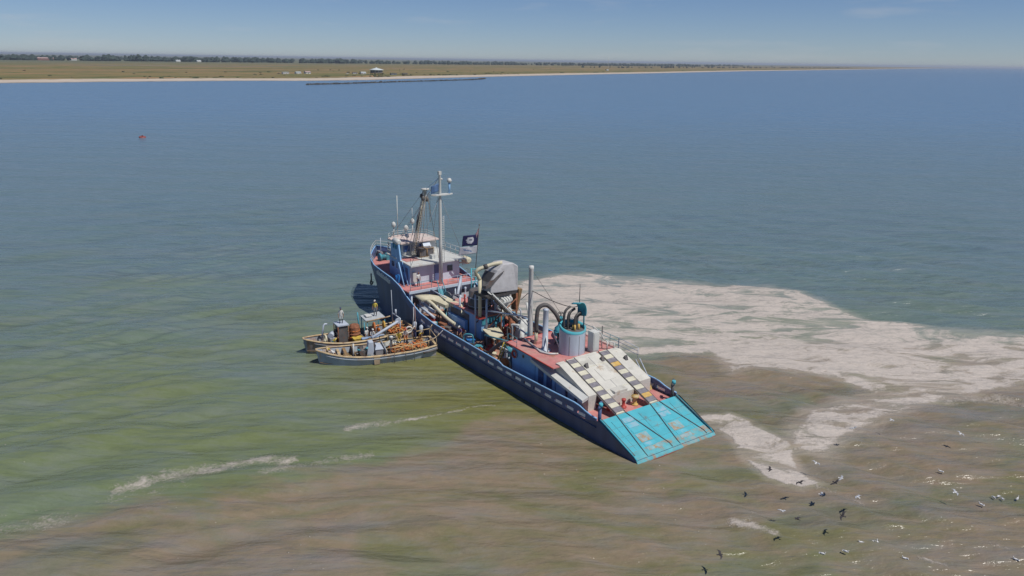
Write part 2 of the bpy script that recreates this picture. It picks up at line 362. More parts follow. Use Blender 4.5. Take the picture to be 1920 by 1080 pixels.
lv = []; lin = []; 
for (x, y) in pl:
    for d in OFF:
        px, py = x + IND[0] * d, y + IND[1] * d
        lv.append((px, py, land_z(d, px, py))); lin.append(d)
nc = len(OFF)
lf = [(i * nc + j, (i + 1) * nc + j, (i + 1) * nc + j + 1, i * nc + j + 1) for i in range(len(pl) - 1) for j in range(nc - 1)]
lm_ = bpy.data.meshes.new('land'); lm_.from_pydata(lv, [], lf); lm_.polygons.foreach_set('use_smooth', np.ones(len(lf), bool))
at = lm_.attributes.new('inland', 'FLOAT', 'POINT'); at.data.foreach_set('value', np.array(lin, np.float32))
landm = bpy.data.materials.new('shore_land'); landm.use_nodes = True; n = landm.node_tree.nodes; l = landm.node_tree.links; b = n['Principled BSDF']
geo = N('ShaderNodeNewGeometry'); pos = geo.outputs['Position']
ind = attr('inland')
nb = noise(0.006, 6, 0.6, (1, 1, 1), rot=0.64); nf = noise(0.05, 5, 0.65)
indn = math_('ADD', ind, math_('MULTIPLY', math_('SUBTRACT', nf, 0.5), 42))
grass = mixc(rng(nb, 0.38, 0.62), (0.165, 0.155, 0.055), (0.215, 0.160, 0.080))
grass = mixc(rng(noise(0.02, 5, 0.6, (1, 1, 1)), 0.45, 0.65), grass, (0.115, 0.130, 0.048))
# long bands of marsh grass run along the coast
cr = N('ShaderNodeCombineXYZ'); l.new(math_('MULTIPLY', ind, 0.006), cr.inputs[0]); l.new(math_('MULTIPLY', nb, 1.2), cr.inputs[1])
tb = N('ShaderNodeTexNoise', Scale=1.6, Detail=4); l.new(cr.outputs[0], tb.inputs['Vector'])
grass = mixc(rng(tb.outputs['Fac'], 0.5, 0.60), grass, (0.30, 0.185, 0.10))
grass = mixc(rng(tb.outputs['Fac'], 0.46, 0.38), grass, (0.085, 0.098, 0.04))
grass = mixc(rng(ind, 900, 2600), grass, (0.125, 0.135, 0.085))
sand = mixc(rng(indn, -5, 26), (0.16, 0.14, 0.12), (0.50, 0.43, 0.36))
sand = mixc(rng(nf, 0.35, 0.7, 0, 0.35), sand, (0.42, 0.37, 0.31))
cl = mixc(rng(indn, 60, 88), sand, grass)
l.new(cl, b.inputs['Base Color']); b.inputs['Roughness'].default_value = 0.95; b.inputs['Specular IOR Level'].default_value = 0.1
lm_.materials.append(landm)
land = bpy.data.objects.new('land', lm_); COL.objects.link(land); tag(land, kind='structure')
def shore_pt(t, d):
    """point d metres inland from the beach vertex nearest to y=t"""
    i = min(range(len(pl)), key=lambda k: abs(pl[k][1] - t)); x, y = pl[i]; return (x + IND[0] * d, y + IND[1] * d)

# inlet: a thin strip of still water in the marsh
pond_m = mat('marsh_water', (0.30, 0.38, 0.46), 0.25, var=0.05, scale=0.02)
PO = []
for i in range(40):
    t = i / 39; cx, cy = -1150 + 520 * t, 2050 + 430 * t; w = 26 * math.sin(math.pi * t) ** 0.5 + 5 * mnoise.noise(Vector((t * 9, 0, 0)))
    PO.append([(cx - 0.6 * w, cy - 0.8 * w * 1.4, 1.95), (cx + 0.6 * w, cy + 0.8 * w * 1.4, 1.95)])
tag(MB().grid(PO).build('marsh_inlet', pond_m), kind='structure')

# far woods: one mass on the skyline
leaf_far = mat('far_foliage', (0.032, 0.052, 0.042), 0.9, var=0.35, scale=0.06)
rt = random.Random(5)
mb = MB()
def clump(x, y, z, r, h):
    k = 7; vs = []; fs = []
    for i in range(4):
        zz = z + h * (0.0, 0.35, 0.75, 1.0)[i]; rr = r * (0.75, 1.0, 0.75, 0.25)[i]
        for j in range(k):
            a = 6.283 * j / k + i * .4; q = rr * rt.uniform(.65, 1.25); vs.append((x + q * math.cos(a), y + q * math.sin(a), zz + rt.uniform(-.12, .12) * h))
    for i in range(3):
        for j in range(k): fs.append((i * k + j, i * k + (j + 1) % k, (i + 1) * k + (j + 1) % k, (i + 1) * k + j))
    fs.append(tuple(3 * k + j for j in range(k))); mb.add(vs, fs)
for (x0, y0, x1, y1, cnt, hmin, hmax) in ((-3300, 2700, -900, 4300, 520, 13, 25), (-900, 4300, 1700, 6800, 420, 8, 16), (-3900, 4000, 2600, 8600, 520, 10, 18), (400, 3800, 3600, 8600, 220, 4, 9), (-6500, 1500, -3300, 2700, 140, 13, 24)):
    for i in range(cnt):
        t = rt.random()
        gap = mnoise.noise(Vector((t * 23 + x0, y0 * .01, 0)))
        if gap < -0.22: continue
        x = x0 + (x1 - x0) * t + rt.gauss(0, 60); y = y0 + (y1 - y0) * t + rt.gauss(0, 60)
        h = rt.uniform(hmin, hmax) * (1 + 0.5 * gap); clump(x, y, 1.0, h * rt.uniform(.45, .95), h)
tag(mb.build('distant_woods', leaf_far), 'dark hazy belt of trees along the skyline behind the marsh', 'trees', kind='stuff')
# scrub on the dune edge
mb = MB()
scrub_m = mat('dune_scrub', (0.06, 0.068, 0.030), 0.95, var=0.4, scale=0.2)
for i in range(420):
    t = rt.uniform(720, 1900) if rt.random() < .8 else rt.uniform(1900, 3500); d = 78 + abs(rt.gauss(0, 40)) if rt.random() < .6 else rt.uniform(90, 600)
    if mnoise.noise(Vector((t * .02, d * .006, 4))) < 0.0: continue
    x, y = shore_pt(t, d); x += rt.uniform(-12, 12); y += rt.uniform(-12, 12); h = rt.uniform(.7, 2.0); clump(x, y, 1.2, h * rt.uniform(1.0, 2.6), h)
tag(mb.build('dune_scrub', scrub_m), 'low dark scrub scattered along the back of the beach', 'scrub', kind='stuff')

# rock groyne: boulders one by one are past telling apart from here, so one mass of real stones
rock_m = mat('groyne_rock', (0.10, 0.095, 0.09), 0.9, var=0.4, scale=0.6)
mb = MB(); GR = spline([(-236, 905, 0), (-203.2, 962, 0), (-159.5, 1057, 0), (-104.9, 1158, 0), (-62, 1250, 0), (-52, 1330, 0)], 40)
for p in GR:
    for k in range(4):
        r = rt.uniform(.8, 1.7); x, y = p.x + rt.gauss(0, 1.7), p.y + rt.gauss(0, 1.7); z = rt.uniform(-.7, .5)
        vs = [(x + r * rt.uniform(.6, 1.1) * sx, y + r * rt.uniform(.6, 1.1) * sy, z + r * .8 * rt.uniform(.6, 1.1) * sz) for sx in (-1, 1) for sy in (-1, 1) for sz in (-1, 1)]
        mb.add(vs, [(0, 1, 3, 2), (4, 6, 7, 5), (0, 4, 5, 1), (2, 3, 7, 6), (0, 2, 6, 4), (1, 5, 7, 3)])
tag(mb.build('rock_groyne', rock_m), 'long low dark rock groyne in the water along the beach', 'groyne', kind='stuff')

# ---- beach settlement
white_w = mat('shore_white', (0.62, 0.62, 0.60), 0.6, var=0.1, scale=0.4)
grey_w = mat('shore_grey', (0.24, 0.27, 0.29), 0.8, var=0.15, scale=0.4)
roof_lt = mat('roof_light', (0.55, 0.60, 0.62), 0.5, var=0.08, scale=0.3)
brown_w = mat('shore_timber', (0.20, 0.16, 0.12), 0.9, var=0.2, scale=0.6)
dark_gl = mat('dark_glass', (0.035, 0.045, 0.055), 0.2, var=0.05)
red_b = mat('brick_red', (0.26, 0.13, 0.11), 0.9, var=0.15, scale=0.2)
def ground_z(x, y): return 1.25
px_, py_ = -247.4, 1431
t = empty('beach_pavilion', (px_, py_, 1.2)); t.scale = (1.3, 1.3, 1.15); tag(t, 'round beach house on stilts with a pale shallow conical roof', 'beach house')
for k in range(12):
    a = 6.283 * k / 12; MB().tube([(8.0 * math.cos(a), 8.0 * math.sin(a), -.8), (8.0 * math.cos(a), 8.0 * math.sin(a), 3.2)], .25, 6).build('stilt', brown_w, t)
MB().lathe([(9.6, 3.2), (9.6, 3.6)], n=24).build('floor_deck', brown_w, t)
w = MB().lathe([(8.2, 3.6), (8.2, 7.6)], n=24).build('wall', grey_w, t)
for k in range(12):
    a = 6.283 * (k + .5) / 12; M = Matrix.Rotation(a, 4, 'Z'); MB().box(8.1, 8.3, -1.3, 1.3, 4.6, 6.6, M).build('window', dark_gl, w)
rf = MB().lathe([(10.2, 7.5), (10.2, 7.8), (5.0, 9.6), (1.2, 10.6), (1.0, 11.2), (0.2, 11.4)], n=24).build('roof', roof_lt, t)
t2 = MB(); 
for s in (-9.6,): t2.tube([(s * math.cos(q), s * math.sin(q), 4.6) for q in [6.283 * i / 24 for i in range(25)]], .08, 5)
t2.build('railing', white_w, t)

def house(name, loc, rz, L_, W_, H_, rh, wm_, rm_, label, cat, group=None, stilts=0.0):
    t = empty(name, (loc[0], loc[1], 1.1), rz); tag(t, label, cat, group)
    z0 = stilts
    if stilts:
        for sx in (-.9, 0, .9):
            for sy in (-.85, .85): MB().tube([(sx * L_ / 2, sy * W_ / 2, -.6), (sx * L_ / 2, sy * W_ / 2, stilts)], .2, 6).build('stilt', brown_w, t)
    w = MB().box(-L_ / 2, L_ / 2, -W_ / 2, W_ / 2, z0 - (0 if stilts else .4), z0 + H_).build('wall', wm_, t)
    MB().prism([(-W_ / 2 - .5, z0 + H_), (W_ / 2 + .5, z0 + H_), (W_ / 2 * .05, z0 + H_ + rh), (-W_ / 2 * .05, z0 + H_ + rh)], -L_ / 2 - .4, L_ / 2 + .4, 'x').build('roof', rm_, t)
    nw = max(2, int(L_ / 3.5))
    for i in range(nw):
        x = -L_ / 2 + (i + .5) * L_ / nw
        nm_, zz = ('door', (0.02, 2.1)) if i == nw // 2 else ('window', (1.0, 2.2))
        MB().box(x - .6, x + .6, -W_ / 2 - .06, -W_ / 2 + .1, z0 + zz[0], z0 + zz[1]).build(nm_, dark_gl, w)
    return t
ROOF = [mat('roof_dark', (0.12, 0.11, 0.11), 0.8), mat('roof_pink', (0.42, 0.30, 0.29), 0.7), roof_lt]
house('trailer_home', (-404, 1409), 0.9, 12, 5, 3.0, 0.5, white_w, ROOF[2], 'white low trailer with a pale roof behind the beach, beside a dark van', 'trailer')
house('beach_cabin', (-381, 1470), 0.9, 11, 6, 3.0, 1.6, white_w, ROOF[1], 'white cabin with a dusty pink roof behind the beach', 'cabin')
house('beach_cabin', (-388, 1432), 0.9, 10, 6, 2.8, 1.2, white_w, ROOF[2], 'white cabin with a pale roof between the trailer and the pink-roofed cabin', 'cabin')
house('beach_hut', (-283, 1492), 0.6, 9, 7, 3.0, 1.4, white_w, ROOF[2], 'white flat-fronted hut among parked vehicles near the round beach house', 'hut')
house('beach_hut', (-300, 1500), 0.6, 8, 5, 2.4, 1.0, white_w, ROOF[0], 'small white hut with a dark roof near the round beach house', 'hut')
house('beach_shed', (-222, 1462), 0.6, 11, 6, 2.6, 1.0, grey_w, ROOF[0], 'low grey shed beside the round beach house', 'shed')
house('beach_shed', (-205, 1490), 0.6, 9, 6, 2.4, 0.8, brown_w, ROOF[0], 'low brown timber shed behind the grey shed', 'shed')

def pickup(loc, rz, body, label):
    t = empty('parked_truck', (loc[0], loc[1], 1.35), rz); tag(t, label, 'truck', 'vehicles parked behind the beach')
    MB().prism([(-2.7, .5), (2.7, .5), (2.75, 1.05), (1.5, 1.15), (-2.7, 1.15)], -.95, .95).build('body', body, t)
    c = MB().prism([(-.6, 1.15), (1.5, 1.15), (.9, 1.85), (-.5, 1.85)], -.85, .85).build('cab', body, t)
    MB().prism([(-.45, 1.2), (1.3, 1.2), (.8, 1.75), (-.4, 1.75)], -.87, .87).build('window', dark_gl, c)
    for sx in (-1.7, 1.75):
        for sy in (-.85, .85): MB().tube([(sx, sy - .12, .38), (sx, sy + .12, .38)], .4, 10).build('wheel', ROOF[0], t)
pickup((-311, 1486), .4, white_w, 'white pickup truck parked by the white huts')
pickup((-266, 1460), 1.1, mat('truck_sand', (0.45, 0.40, 0.28), .4), 'sand coloured truck parked beside the round beach house')
pickup((-262, 1500), .2, mat('truck_dark', (0.06, 0.07, 0.09), .4), 'dark truck parked behind the round beach house')
pickup((-413, 1400), .2, mat('van_dark', (0.07, 0.08, 0.07), .5), 'dark truck parked at the end of the white trailer')

# lattice mast on the marsh
t = empty('radio_mast', (302, 2615, 0.8)); tag(t, 'thin lattice radio mast standing on the marsh behind the beach', 'mast')
for k in range(3):
    a = 6.283 * k / 3; MB().tube([(1.2 * math.cos(a), 1.2 * math.sin(a), -.5), (.4 * math.cos(a), .4 * math.sin(a), 46)], .16, 5).build('leg', white_w, t)
mb = MB()
for i in range(22):
    z0, z1 = i * 2.05, (i + 1) * 2.05
    for k in range(3):
        a, c = 6.283 * k / 3, 6.283 * (k + 1) / 3; r0, r1 = 1.2 - .8 * z0 / 46, 1.2 - .8 * z1 / 46
        mb.tube([(r0 * math.cos(a), r0 * math.sin(a), z0), (r1 * math.cos(c), r1 * math.sin(c), z1)], .08, 4)
mb.build('bracing', white_w, t)
house('mast_hut', (298, 2600), 0.5, 7, 5, 3.2, 1.2, white_w, ROOF[2], 'small white hut at the foot of the radio mast', 'hut')
# far farm buildings on the skyline
house('long_barn', (-2020, 3460), 0.6, 60, 22, 9, 4, red_b, ROOF[1], 'long reddish brick barn far off among the skyline trees', 'barn')
house('far_barn', (-1960, 3560), 0.6, 34, 18, 7, 4, white_w, ROOF[1], 'pale barn beside the long reddish barn on the skyline', 'barn')
for i, (x, y) in enumerate(((-2560, 3050), (-2500, 3120), (-2440, 3110), (-1560, 3720), (-1480, 3760), (-2650, 2980))):
    house('far_house', (x, y), 0.5 + .1 * i, 20, 12, 6, 3, white_w, ROOF[2], 'small white house far off below the skyline trees', 'house', 'white houses along the skyline')

# red navigation buoy drifting far off to the left
t = empty('channel_buoy', (-140.5, 295.9, 0)); tag(t, 'low dull red drum buoy floating alone in open water', 'buoy'); t.rotation_euler = (0.12, 0.10, 0)
bm_ = mat('buoy_red', (0.26, 0.07, 0.065), .5, dirt=.3)
MB().lathe([(.2, -.6), (1.1, -.4), (1.25, .0), (1.25, .32), (1.0, .45), (.3, .5)], n=16).build('float', bm_, t)
MB().lathe([(.3, .45), (.24, .8), (.28, .85), (.05, .9)], n=10).build('top_post', bm_, t)
# haze: the sea air itself
hz = bpy.data.materials.new('sea_haze'); hz.use_nodes = True; hn = hz.node_tree.nodes; hn.clear()
ho = hn.new('ShaderNodeOutputMaterial'); hv = hn.new('ShaderNodeVolumePrincipled'); hv.inputs['Density'].default_value = 6e-5; hv.inputs['Color'].default_value = (0.80, 0.88, 1.0, 1); hv.inputs['Anisotropy'].default_value = 0.2
hz.node_tree.links.new(hv.outputs[0], ho.inputs['Volume'])
haze = MB().box(-61000, 61000, -3500, 91000, -3.0, 52.0).build('haze', hz); tag(haze, kind='stuff')

# ------------------------------------------------------------------ paints
navy = mat('hull_navy', (0.085, 0.108, 0.190), 0.5, var=0.22, scale=0.8, rust=0.10, dirt=0.35, dirtcol=(0.10, 0.11, 0.15), streak=True)
navy_l = mat('bulwark_blue', (0.092, 0.130, 0.26), 0.5, var=0.18, scale=1.2, dirt=0.25, dirtcol=(0.09, 0.10, 0.15), rust=0.1)
boot = mat('boot_red', (0.26, 0.055, 0.04), 0.6, var=0.2, dirt=0.4, dirtcol=(0.13, 0.09, 0.06))
wht = mat('paint_white', (0.55, 0.56, 0.54), 0.5, var=0.07, scale=1.5, rust=0.22, rustcol=(0.38, 0.26, 0.17), dirt=0.25, dirtcol=(0.40, 0.38, 0.34), streak=True)
slopew = mat('slip_white', (0.56, 0.55, 0.50), 0.55, var=0.08, scale=1.2, rust=0.3, rustcol=(0.38, 0.28, 0.18), dirt=0.4, dirtcol=(0.40, 0.39, 0.35))
hblue = mat('house_blue', (0.25, 0.46, 0.72), 0.5, var=0.1, scale=1.2, dirt=0.3, dirtcol=(0.34, 0.46, 0.62), rust=0.12, streak=True)
hpale = mat('house_pale', (0.52, 0.59, 0.68), 0.5, var=0.07, scale=1.0, dirt=0.3, dirtcol=(0.42, 0.49, 0.58), rust=0.15, streak=True)
turq = mat('turquoise', (0.080, 0.39, 0.475), 0.75, spec=0.15, var=0.09, scale=1.0, dirt=0.5, dirtcol=(0.14, 0.37, 0.42), rust=0.2)
turq_worn = mat('turquoise_worn', (0.22, 0.40, 0.44), 0.55, spec=0.15, var=0.12, scale=2.2, rust=0.62, rustcol=(0.36, 0.22, 0.10), dirt=0.55, dirtcol=(0.32, 0.38, 0.40))
turq_lip = mat('turquoise_lip', (0.12, 0.38, 0.43), 0.55, spec=0.15, var=0.15, scale=1.6, rust=0.52, rustcol=(0.34, 0.20, 0.12), dirt=0.5, dirtcol=(0.30, 0.34, 0.33))
turq_mid = mat('turquoise_skid', (0.10, 0.42, 0.52), 0.5, spec=0.15, var=0.1, scale=1.5, dirt=0.5, dirtcol=(0.30, 0.42, 0.50))
ddk = mat('deck_red', (0.50, 0.20, 0.19), 0.75, var=0.16, scale=1.0, dirt=0.5, dirtcol=(0.44, 0.26, 0.23), rust=0.32, rustcol=(0.30, 0.15, 0.10))
mdk = mat('deck_midship', (0.36, 0.20, 0.145), 0.8, var=0.25, scale=1.2, dirt=0.5, dirtcol=(0.14, 0.10, 0.08), rust=0.3, rustcol=(0.34, 0.17, 0.09))
cream = mat('cream', (0.56, 0.52, 0.38), 0.6, var=0.10, scale=1.4, dirt=0.3, dirtcol=(0.40, 0.36, 0.26))
tarp = mat('tarp_grey', (0.44, 0.44, 0.455), 0.8, var=0.10, scale=1.6, dirt=0.25, dirtcol=(0.28, 0.27, 0.27), bump=0.3)
blk = mat('black_rubber', (0.065, 0.062, 0.064), 0.55, var=0.25, scale=3)
dk = mat('dark_steel', (0.115, 0.108, 0.108), 0.6, var=0.25, scale=2, rust=0.3)
gry = mat('grey_steel', (0.26, 0.26, 0.28), 0.5, var=0.15, scale=2, rust=0.15, dirt=0.2)
lav = mat('pale_steel', (0.44, 0.49, 0.57), 0.45, var=0.1, scale=1.5, dirt=0.3, dirtcol=(0.34, 0.38, 0.45), streak=True)
chk_d = mat('skid_dark', (0.19, 0.18, 0.205), 0.7, var=0.25, scale=3, dirt=0.4, dirtcol=(0.22, 0.21, 0.22))
chk_y = mat('skid_ochre', (0.52, 0.34, 0.10), 0.65, var=0.15, scale=3, dirt=0.4, dirtcol=(0.48, 0.42, 0.28))
chk_w = mat('skid_pale', (0.56, 0.54, 0.43), 0.65, var=0.1, scale=3, dirt=0.3, dirtcol=(0.42, 0.38, 0.30))
orange = mat('orange_gear', (0.50, 0.16, 0.045), 0.6, var=0.2, scale=5)
rusty = mat('rusty_iron', (0.24, 0.10, 0.055), 0.85, var=0.35, scale=4)
yel = mat('yellow_gear', (0.52, 0.38, 0.07), 0.6, var=0.15, scale=3, dirt=0.3)
redp = mat('red_paint', (0.42, 0.06, 0.05), 0.55, var=0.15, scale=3, dirt=0.2)
glass = mat('window_glass', (0.03, 0.045, 0.075), 0.08, var=0.05, spec=0.6)
teal = mat('teal_paint', (0.06, 0.26, 0.33), 0.5, var=0.15, scale=2, dirt=0.3)
brightblue = mat('blue_plastic', (0.03, 0.17, 0.46), 0.4, var=0.08)
wood = mat('deck_wood', (0.25, 0.16, 0.08), 0.8, var=0.25, scale=3)

# ------------------------------------------------------------------ the ship (local x to the bow, y to port, z up from the water)
HEAD = R(90 + 35.5)
ship = empty('fishing_vessel', (13.531, 56.5, 0.0), HEAD)
tag(ship, 'long navy fishing vessel with a turquoise stern ramp and white forward wheelhouse', 'fishing vessel')
SHIPM = ship.matrix_basis.copy() if False else Matrix.Translation((13.531, 56.5, 0)) @ Matrix.Rotation(HEAD, 4, 'Z')
def S(name, mb, m, parent=None, **k): return mb.build(name, m, parent or ship, **k)
def I(x, xs, ys): return float(np.interp(x, xs, ys))
XS_ = [0, 4.3, 10, 36, 40, 44, 46.6, 49.3, 51.6, 53.4, 55.0]
def hb_top(x): return I(x, XS_, [4.55, 4.7, 4.8, 4.8, 4.75, 4.65, 4.3, 3.5, 2.4, 1.25, 0.06])
def hb_wl(x): return I(x, XS_, [4.50, 4.65, 4.75, 4.75, 4.65, 4.35, 3.7, 2.6, 1.4, 0.25, 0.05])
def sheer(x): return I(x, [0, 4.3, 6, 18.0, 18.6, 31, 34, 37, 39, 41, 44, 48, 52, 56.2], [0.30, 1.95, 1.5, 1.5, 1.5, 1.6, 1.9, 3.2, 4.3, 4.8, 5.0, 5.05, 5.1, 5.3])
def bul(x): return I(x, [4.3, 5.6, 7.0, 17.9, 18.5, 31, 34, 37, 39, 41, 44, 48, 52, 56.2], [2.02, 2.05, 2.42, 2.14, 2.36, 2.55, 2.9, 3.9, 4.85, 5.3, 5.55, 5.6, 5.65, 5.9])
DECK = 1.45
stx = [0, 0.7, 1.5, 2.5, 3.5, 4.3, 6, 8] + [10 + 2 * i for i in range(11)] + [31.5, 33, 34.5, 36, 37, 38, 39, 40, 41.5, 43, 44.5, 46, 47.5, 49, 50.3, 51.5, 52.6, 53.4, 54.2, 55.0]
def stem(x, z):
    """raked stem: pull the lower sections aft"""
    return x - (1.9 * max(0, (x - 46) / 10.2) * max(0, (5.8 - z) / 5.8))
def sec(x, side):
    zt = sheer(x); w, t_ = hb_wl(x), hb_top(x); pts = []
    for z, f in ((-1.4, 0), (-0.7, 1), (0.0, 2), (0.45, 3), (None, 4), (None, 5)):
        if z is None: z = 0.45 + (zt - 0.45) * (0.5 if f == 4 else 1.0) if zt > 0.5 else zt * (0.9 if f == 4 else 1)
        z = min(z, zt) if f < 4 else z
        fl = max(0, z) / max(zt, 0.3); hw = w + (t_ - w) * fl ** 1.5
        if z < 0: hw *= 1 - 0.1 * (-z / 1.4) ** 2
        pts.append((stem(x, z), side * hw, z))
    return pts
mbh = MB()
for sd_ in (1, -1): mbh.grid([sec(x, sd_) for x in stx])
mbh.add([(0.02, 4.5, -1.4), (0.02, -4.5, -1.4), (0.02, -4.53, 0.26), (0.02, 4.53, 0.26)], [(0, 1, 2, 3)])
hull = S('hull', mbh, navy)
# red boot-topping at the stern edge and a rubbing strake down each side
S('stern_boot_stripe', MB().box(-0.23, 0.0, -4.5, 4.5, -0.6, -0.02), boot, hull)
for sd_ in (1, -1):
    S('rubbing_strake', MB().tube([(stem(x, 1.30), sd_ * (hb_wl(x) + (hb_top(x) - hb_wl(x)) * 0.85 + 0.03), I(x, [4, 18, 31, 37], [1.28, 1.28, 1.4, 2.0])) for x in np.arange(4.6, 37, 1.2)], 0.065, 6), navy, hull)
brightw = mat('bright_white', (0.80, 0.80, 0.78), 0.5, var=0.06, scale=2)
# bulwarks: plated rails with freeing ports, filled by white plates
for sd_ in (1, -1):
    mb = MB(); th = 0.09
    x = 4.6
    while x < 54.9:
        port = 5.5 < x < 33; w = 1.5 if port else 1.2
        x1 = min(x + w, 54.97)
        def col(xx, z, off): return (stem(xx, z), sd_ * (max(hb_top(xx) - off, 0.02)), z)
        def slab(a, c, za0, za1, zc0, zc1):
            vs = [col(a, za0, 0), col(c, zc0, 0), col(c, zc0, th), col(a, za0, th), col(a, za1, 0), col(c, zc1, 0), col(c, zc1, th), col(a, za1, th)]
            mb.hull8(vs[:4], vs[4:])
        if port:
            o0, o1 = x + 0.28, x + 1.22
            lo, hi = 0.12, 0.40
            slab(x, x1, sheer(x) - .02, sheer(x) + lo, sheer(x1) - .02, sheer(x1) + lo)
            slab(x, x1, sheer(x) + hi, bul(x), sheer(x1) + hi, bul(x1))
            slab(x, o0, sheer(x) + lo, sheer(x) + hi, sheer(o0) + lo, sheer(o0) + hi)
            slab(o1, x1, sheer(o1) + lo, sheer(o1) + hi, sheer(x1) + lo, sheer(x1) + hi)
        else:
            slab(x, x1, sheer(x) - .02, bul(x), sheer(x1) - .02, bul(x1))
        x = x1
    bw = S('bulwark', mb, navy_l)
    x = 5.6
    while x < 32.5:
        if not (sd_ > 0 and 17.6 < x < 18.8):
            a, c = x + 0.33, x + 1.17
            S('lit_port_plate', MB().hull8([col(a, sheer(a) + .15, -.035), col(c, sheer(c) + .15, -.035), col(c, sheer(c) + .15, .11), col(a, sheer(a) + .15, .11)], [col(a, sheer(a) + .385, -.02), col(c, sheer(c) + .385, -.02), col(c, sheer(c) + .385, .11), col(a, sheer(a) + .385, .11)]), brightw, bw)  # white plate imitates the sunlit deck showing through the port
        x += 1.5
    cap = MB().tube([col(xx, bul(xx) + .02, 0.05) for xx in list(np.arange(4.6, 54.8, 0.7)) + [54.95]], 0.075, 6)
    S('cap_rail', cap, hblue, bw)
# worn white name on the bow
nm = MB()
for i, xx in enumerate(np.arange(41.4, 45.2, 0.42)):
    hgt = 0.44 + 0.08 * ((i * 7) % 3)
    z = bul(xx) - 0.80
    for (a, c, z0, z1) in ((0.0, 0.13, 0, hgt), (0.0, 0.34, hgt - .13, hgt), (0.22, 0.34, 0, hgt), (0.0, 0.30, hgt * .4, hgt * .4 + .12))[: 3 + (i % 2)]:
        p = [(stem(xx + q, z + w), hb_top(xx + q) + 0.012, z + w) for q, w in ((a, z0), (c, z0), (c, z1), (a, z1))]; nm.add(p, [(0, 1, 2, 3)])
S('name_lettering', nm, brightw, hull, solid=0.01)
S('draught_patch', MB().hull8([(stem(43.2, 4.9), hb_top(43.2) + .0, 4.75), (stem(41.6, 4.6), hb_top(41.6) + .0, 4.45), (41.6, hb_top(41.6) + .02, 4.45), (43.2, hb_top(43.2) + .02, 4.75)], [(stem(43.2, 4.9), hb_top(43.2) + .0, 5.0), (41.6, hb_top(41.6) + .0, 4.75), (41.6, hb_top(41.6) + .02, 4.75), (43.2, hb_top(43.2) + .02, 5.0)]), wht, hull)
# bow anchor in its pocket
an = S('anchor', MB().tube([(47.6, 4.25, 4.3), (47.4, 4.33, 3.2)], 0.09, 6).tube([(48.1, 4.0, 3.4), (47.9, 4.25, 3.0), (47.35, 4.42, 2.95), (46.8, 4.5, 3.2), (46.7, 4.45, 3.5)], 0.1, 6), dk, hull)

# decks
def deckpoly(x0, x1, z, inset=0.08, stepx=1.5, top=True):
    P = []; x = x0
    while x < x1 - 1e-6: P.append(x); x += stepx
    P.append(x1)
    return [(stem(q, z), (hb_top(q) if top else hb_wl(q)) - inset) for q in P]
def deckmesh(x0, x1, z, inset=0.06, th=0.1):
    pp = deckpoly(x0, x1, z, inset); poly = [(a, c) for a, c in pp] + [(a, -c) for a, c in reversed(pp)]
    return MB().prism(poly, z - th, z, 'z')
S('aft_deck', deckmesh(4.28, 18.5, DECK), ddk)
S('main_deck', deckmesh(18.5, 38.0, DECK), mdk)
fd = S('forecastle_deck', deckmesh(37.0, 54.3, 4.62, 0.12, 0.14), ddk)
S('deck_edge_beam', MB().box(36.86, 36.995, -4.6, 4.6, 4.36, 4.66), hpale, fd)
# dark accommodation bulkhead below the forecastle deck, with a door and a passage
bk = S('forecastle_bulkhead', MB().box(38.02, 38.16, -4.6, 4.6, DECK, 4.47), hpale)
for y0, y1 in ((-3.4, -2.6), (0.4, 1.3), (2.9, 3.7)): S('door', MB().box(37.96, 38.02, y0, y1, DECK + .1, 3.5), dk, bk)
for y in (-4.3, -1.6, 1.9, 4.2): S('deck_pillar', MB().tube([(37.1, y, DECK), (37.1, y, 4.36)], 0.09, 6), hpale, fd)
for sy in (1,): S('side_plate', MB().prism([(36.9, 3.2), (38.0, 3.6), (38.0, 4.36), (36.9, 4.36)], 4.45, 4.55), navy_l, fd)

# ---- stern ramp
def rampz(x): return 0.20 + (x / 4.3) * 1.62
ramp = S('stern_ramp', MB().prism([(0.35, rampz(.35)), (4.05, rampz(4.05) - .02), (4.45, 1.86), (4.45, 1.3), (0.35, 0.0)], -4.45, 4.45), turq)
lipP = [(0.45, rampz(.45) + .002), (0.15, 0.25), (-0.05, 0.19), (-0.16, 0.05), (-0.20, -0.08), (-0.05, -0.3), (0.45, -0.3)]
S('ramp_lip', MB().prism(lipP, -4.5, 4.5), turq_lip, ramp)
S('worn_edge_plate', MB().hull8([(.42, -4.4, rampz(.42) - .01), (.95, -4.4, rampz(.95) - .01), (.85, 4.4, rampz(.85) - .01), (.42, 4.4, rampz(.42) - .01)], [(.42, -4.4, rampz(.42) + .008), (.95, -4.4, rampz(.95) + .008), (.85, 4.4, rampz(.85) + .008), (.42, 4.4, rampz(.42) + .008)]), turq_lip, ramp)
for y0, y1 in ((2.55, 1.45), (-1.2, -2.3)):
    for (xa, xb, m_) in ((3.95, 3.45, turq_mid), (3.35, 2.9, turq_mid), (2.75, 2.35, turq), (2.2, 1.35, turq_worn), (1.25, 0.9, turq_mid), (0.8, 0.5, turq_worn)):
        sp = 0.10 * (4.3 - xa) / 4; ya, yb = y0 + sp, y1 - sp
        S('skid_plate', MB().hull8([(xb, yb, rampz(xb) - .01), (xa, yb, rampz(xa) - .01), (xa, ya, rampz(xa) - .01), (xb, ya, rampz(xb) - .01)], [(xb, yb, rampz(xb) + .018), (xa, yb, rampz(xa) + .018), (xa, ya, rampz(xa) + .018), (xb, ya, rampz(xb) + .018)]), m_, ramp)
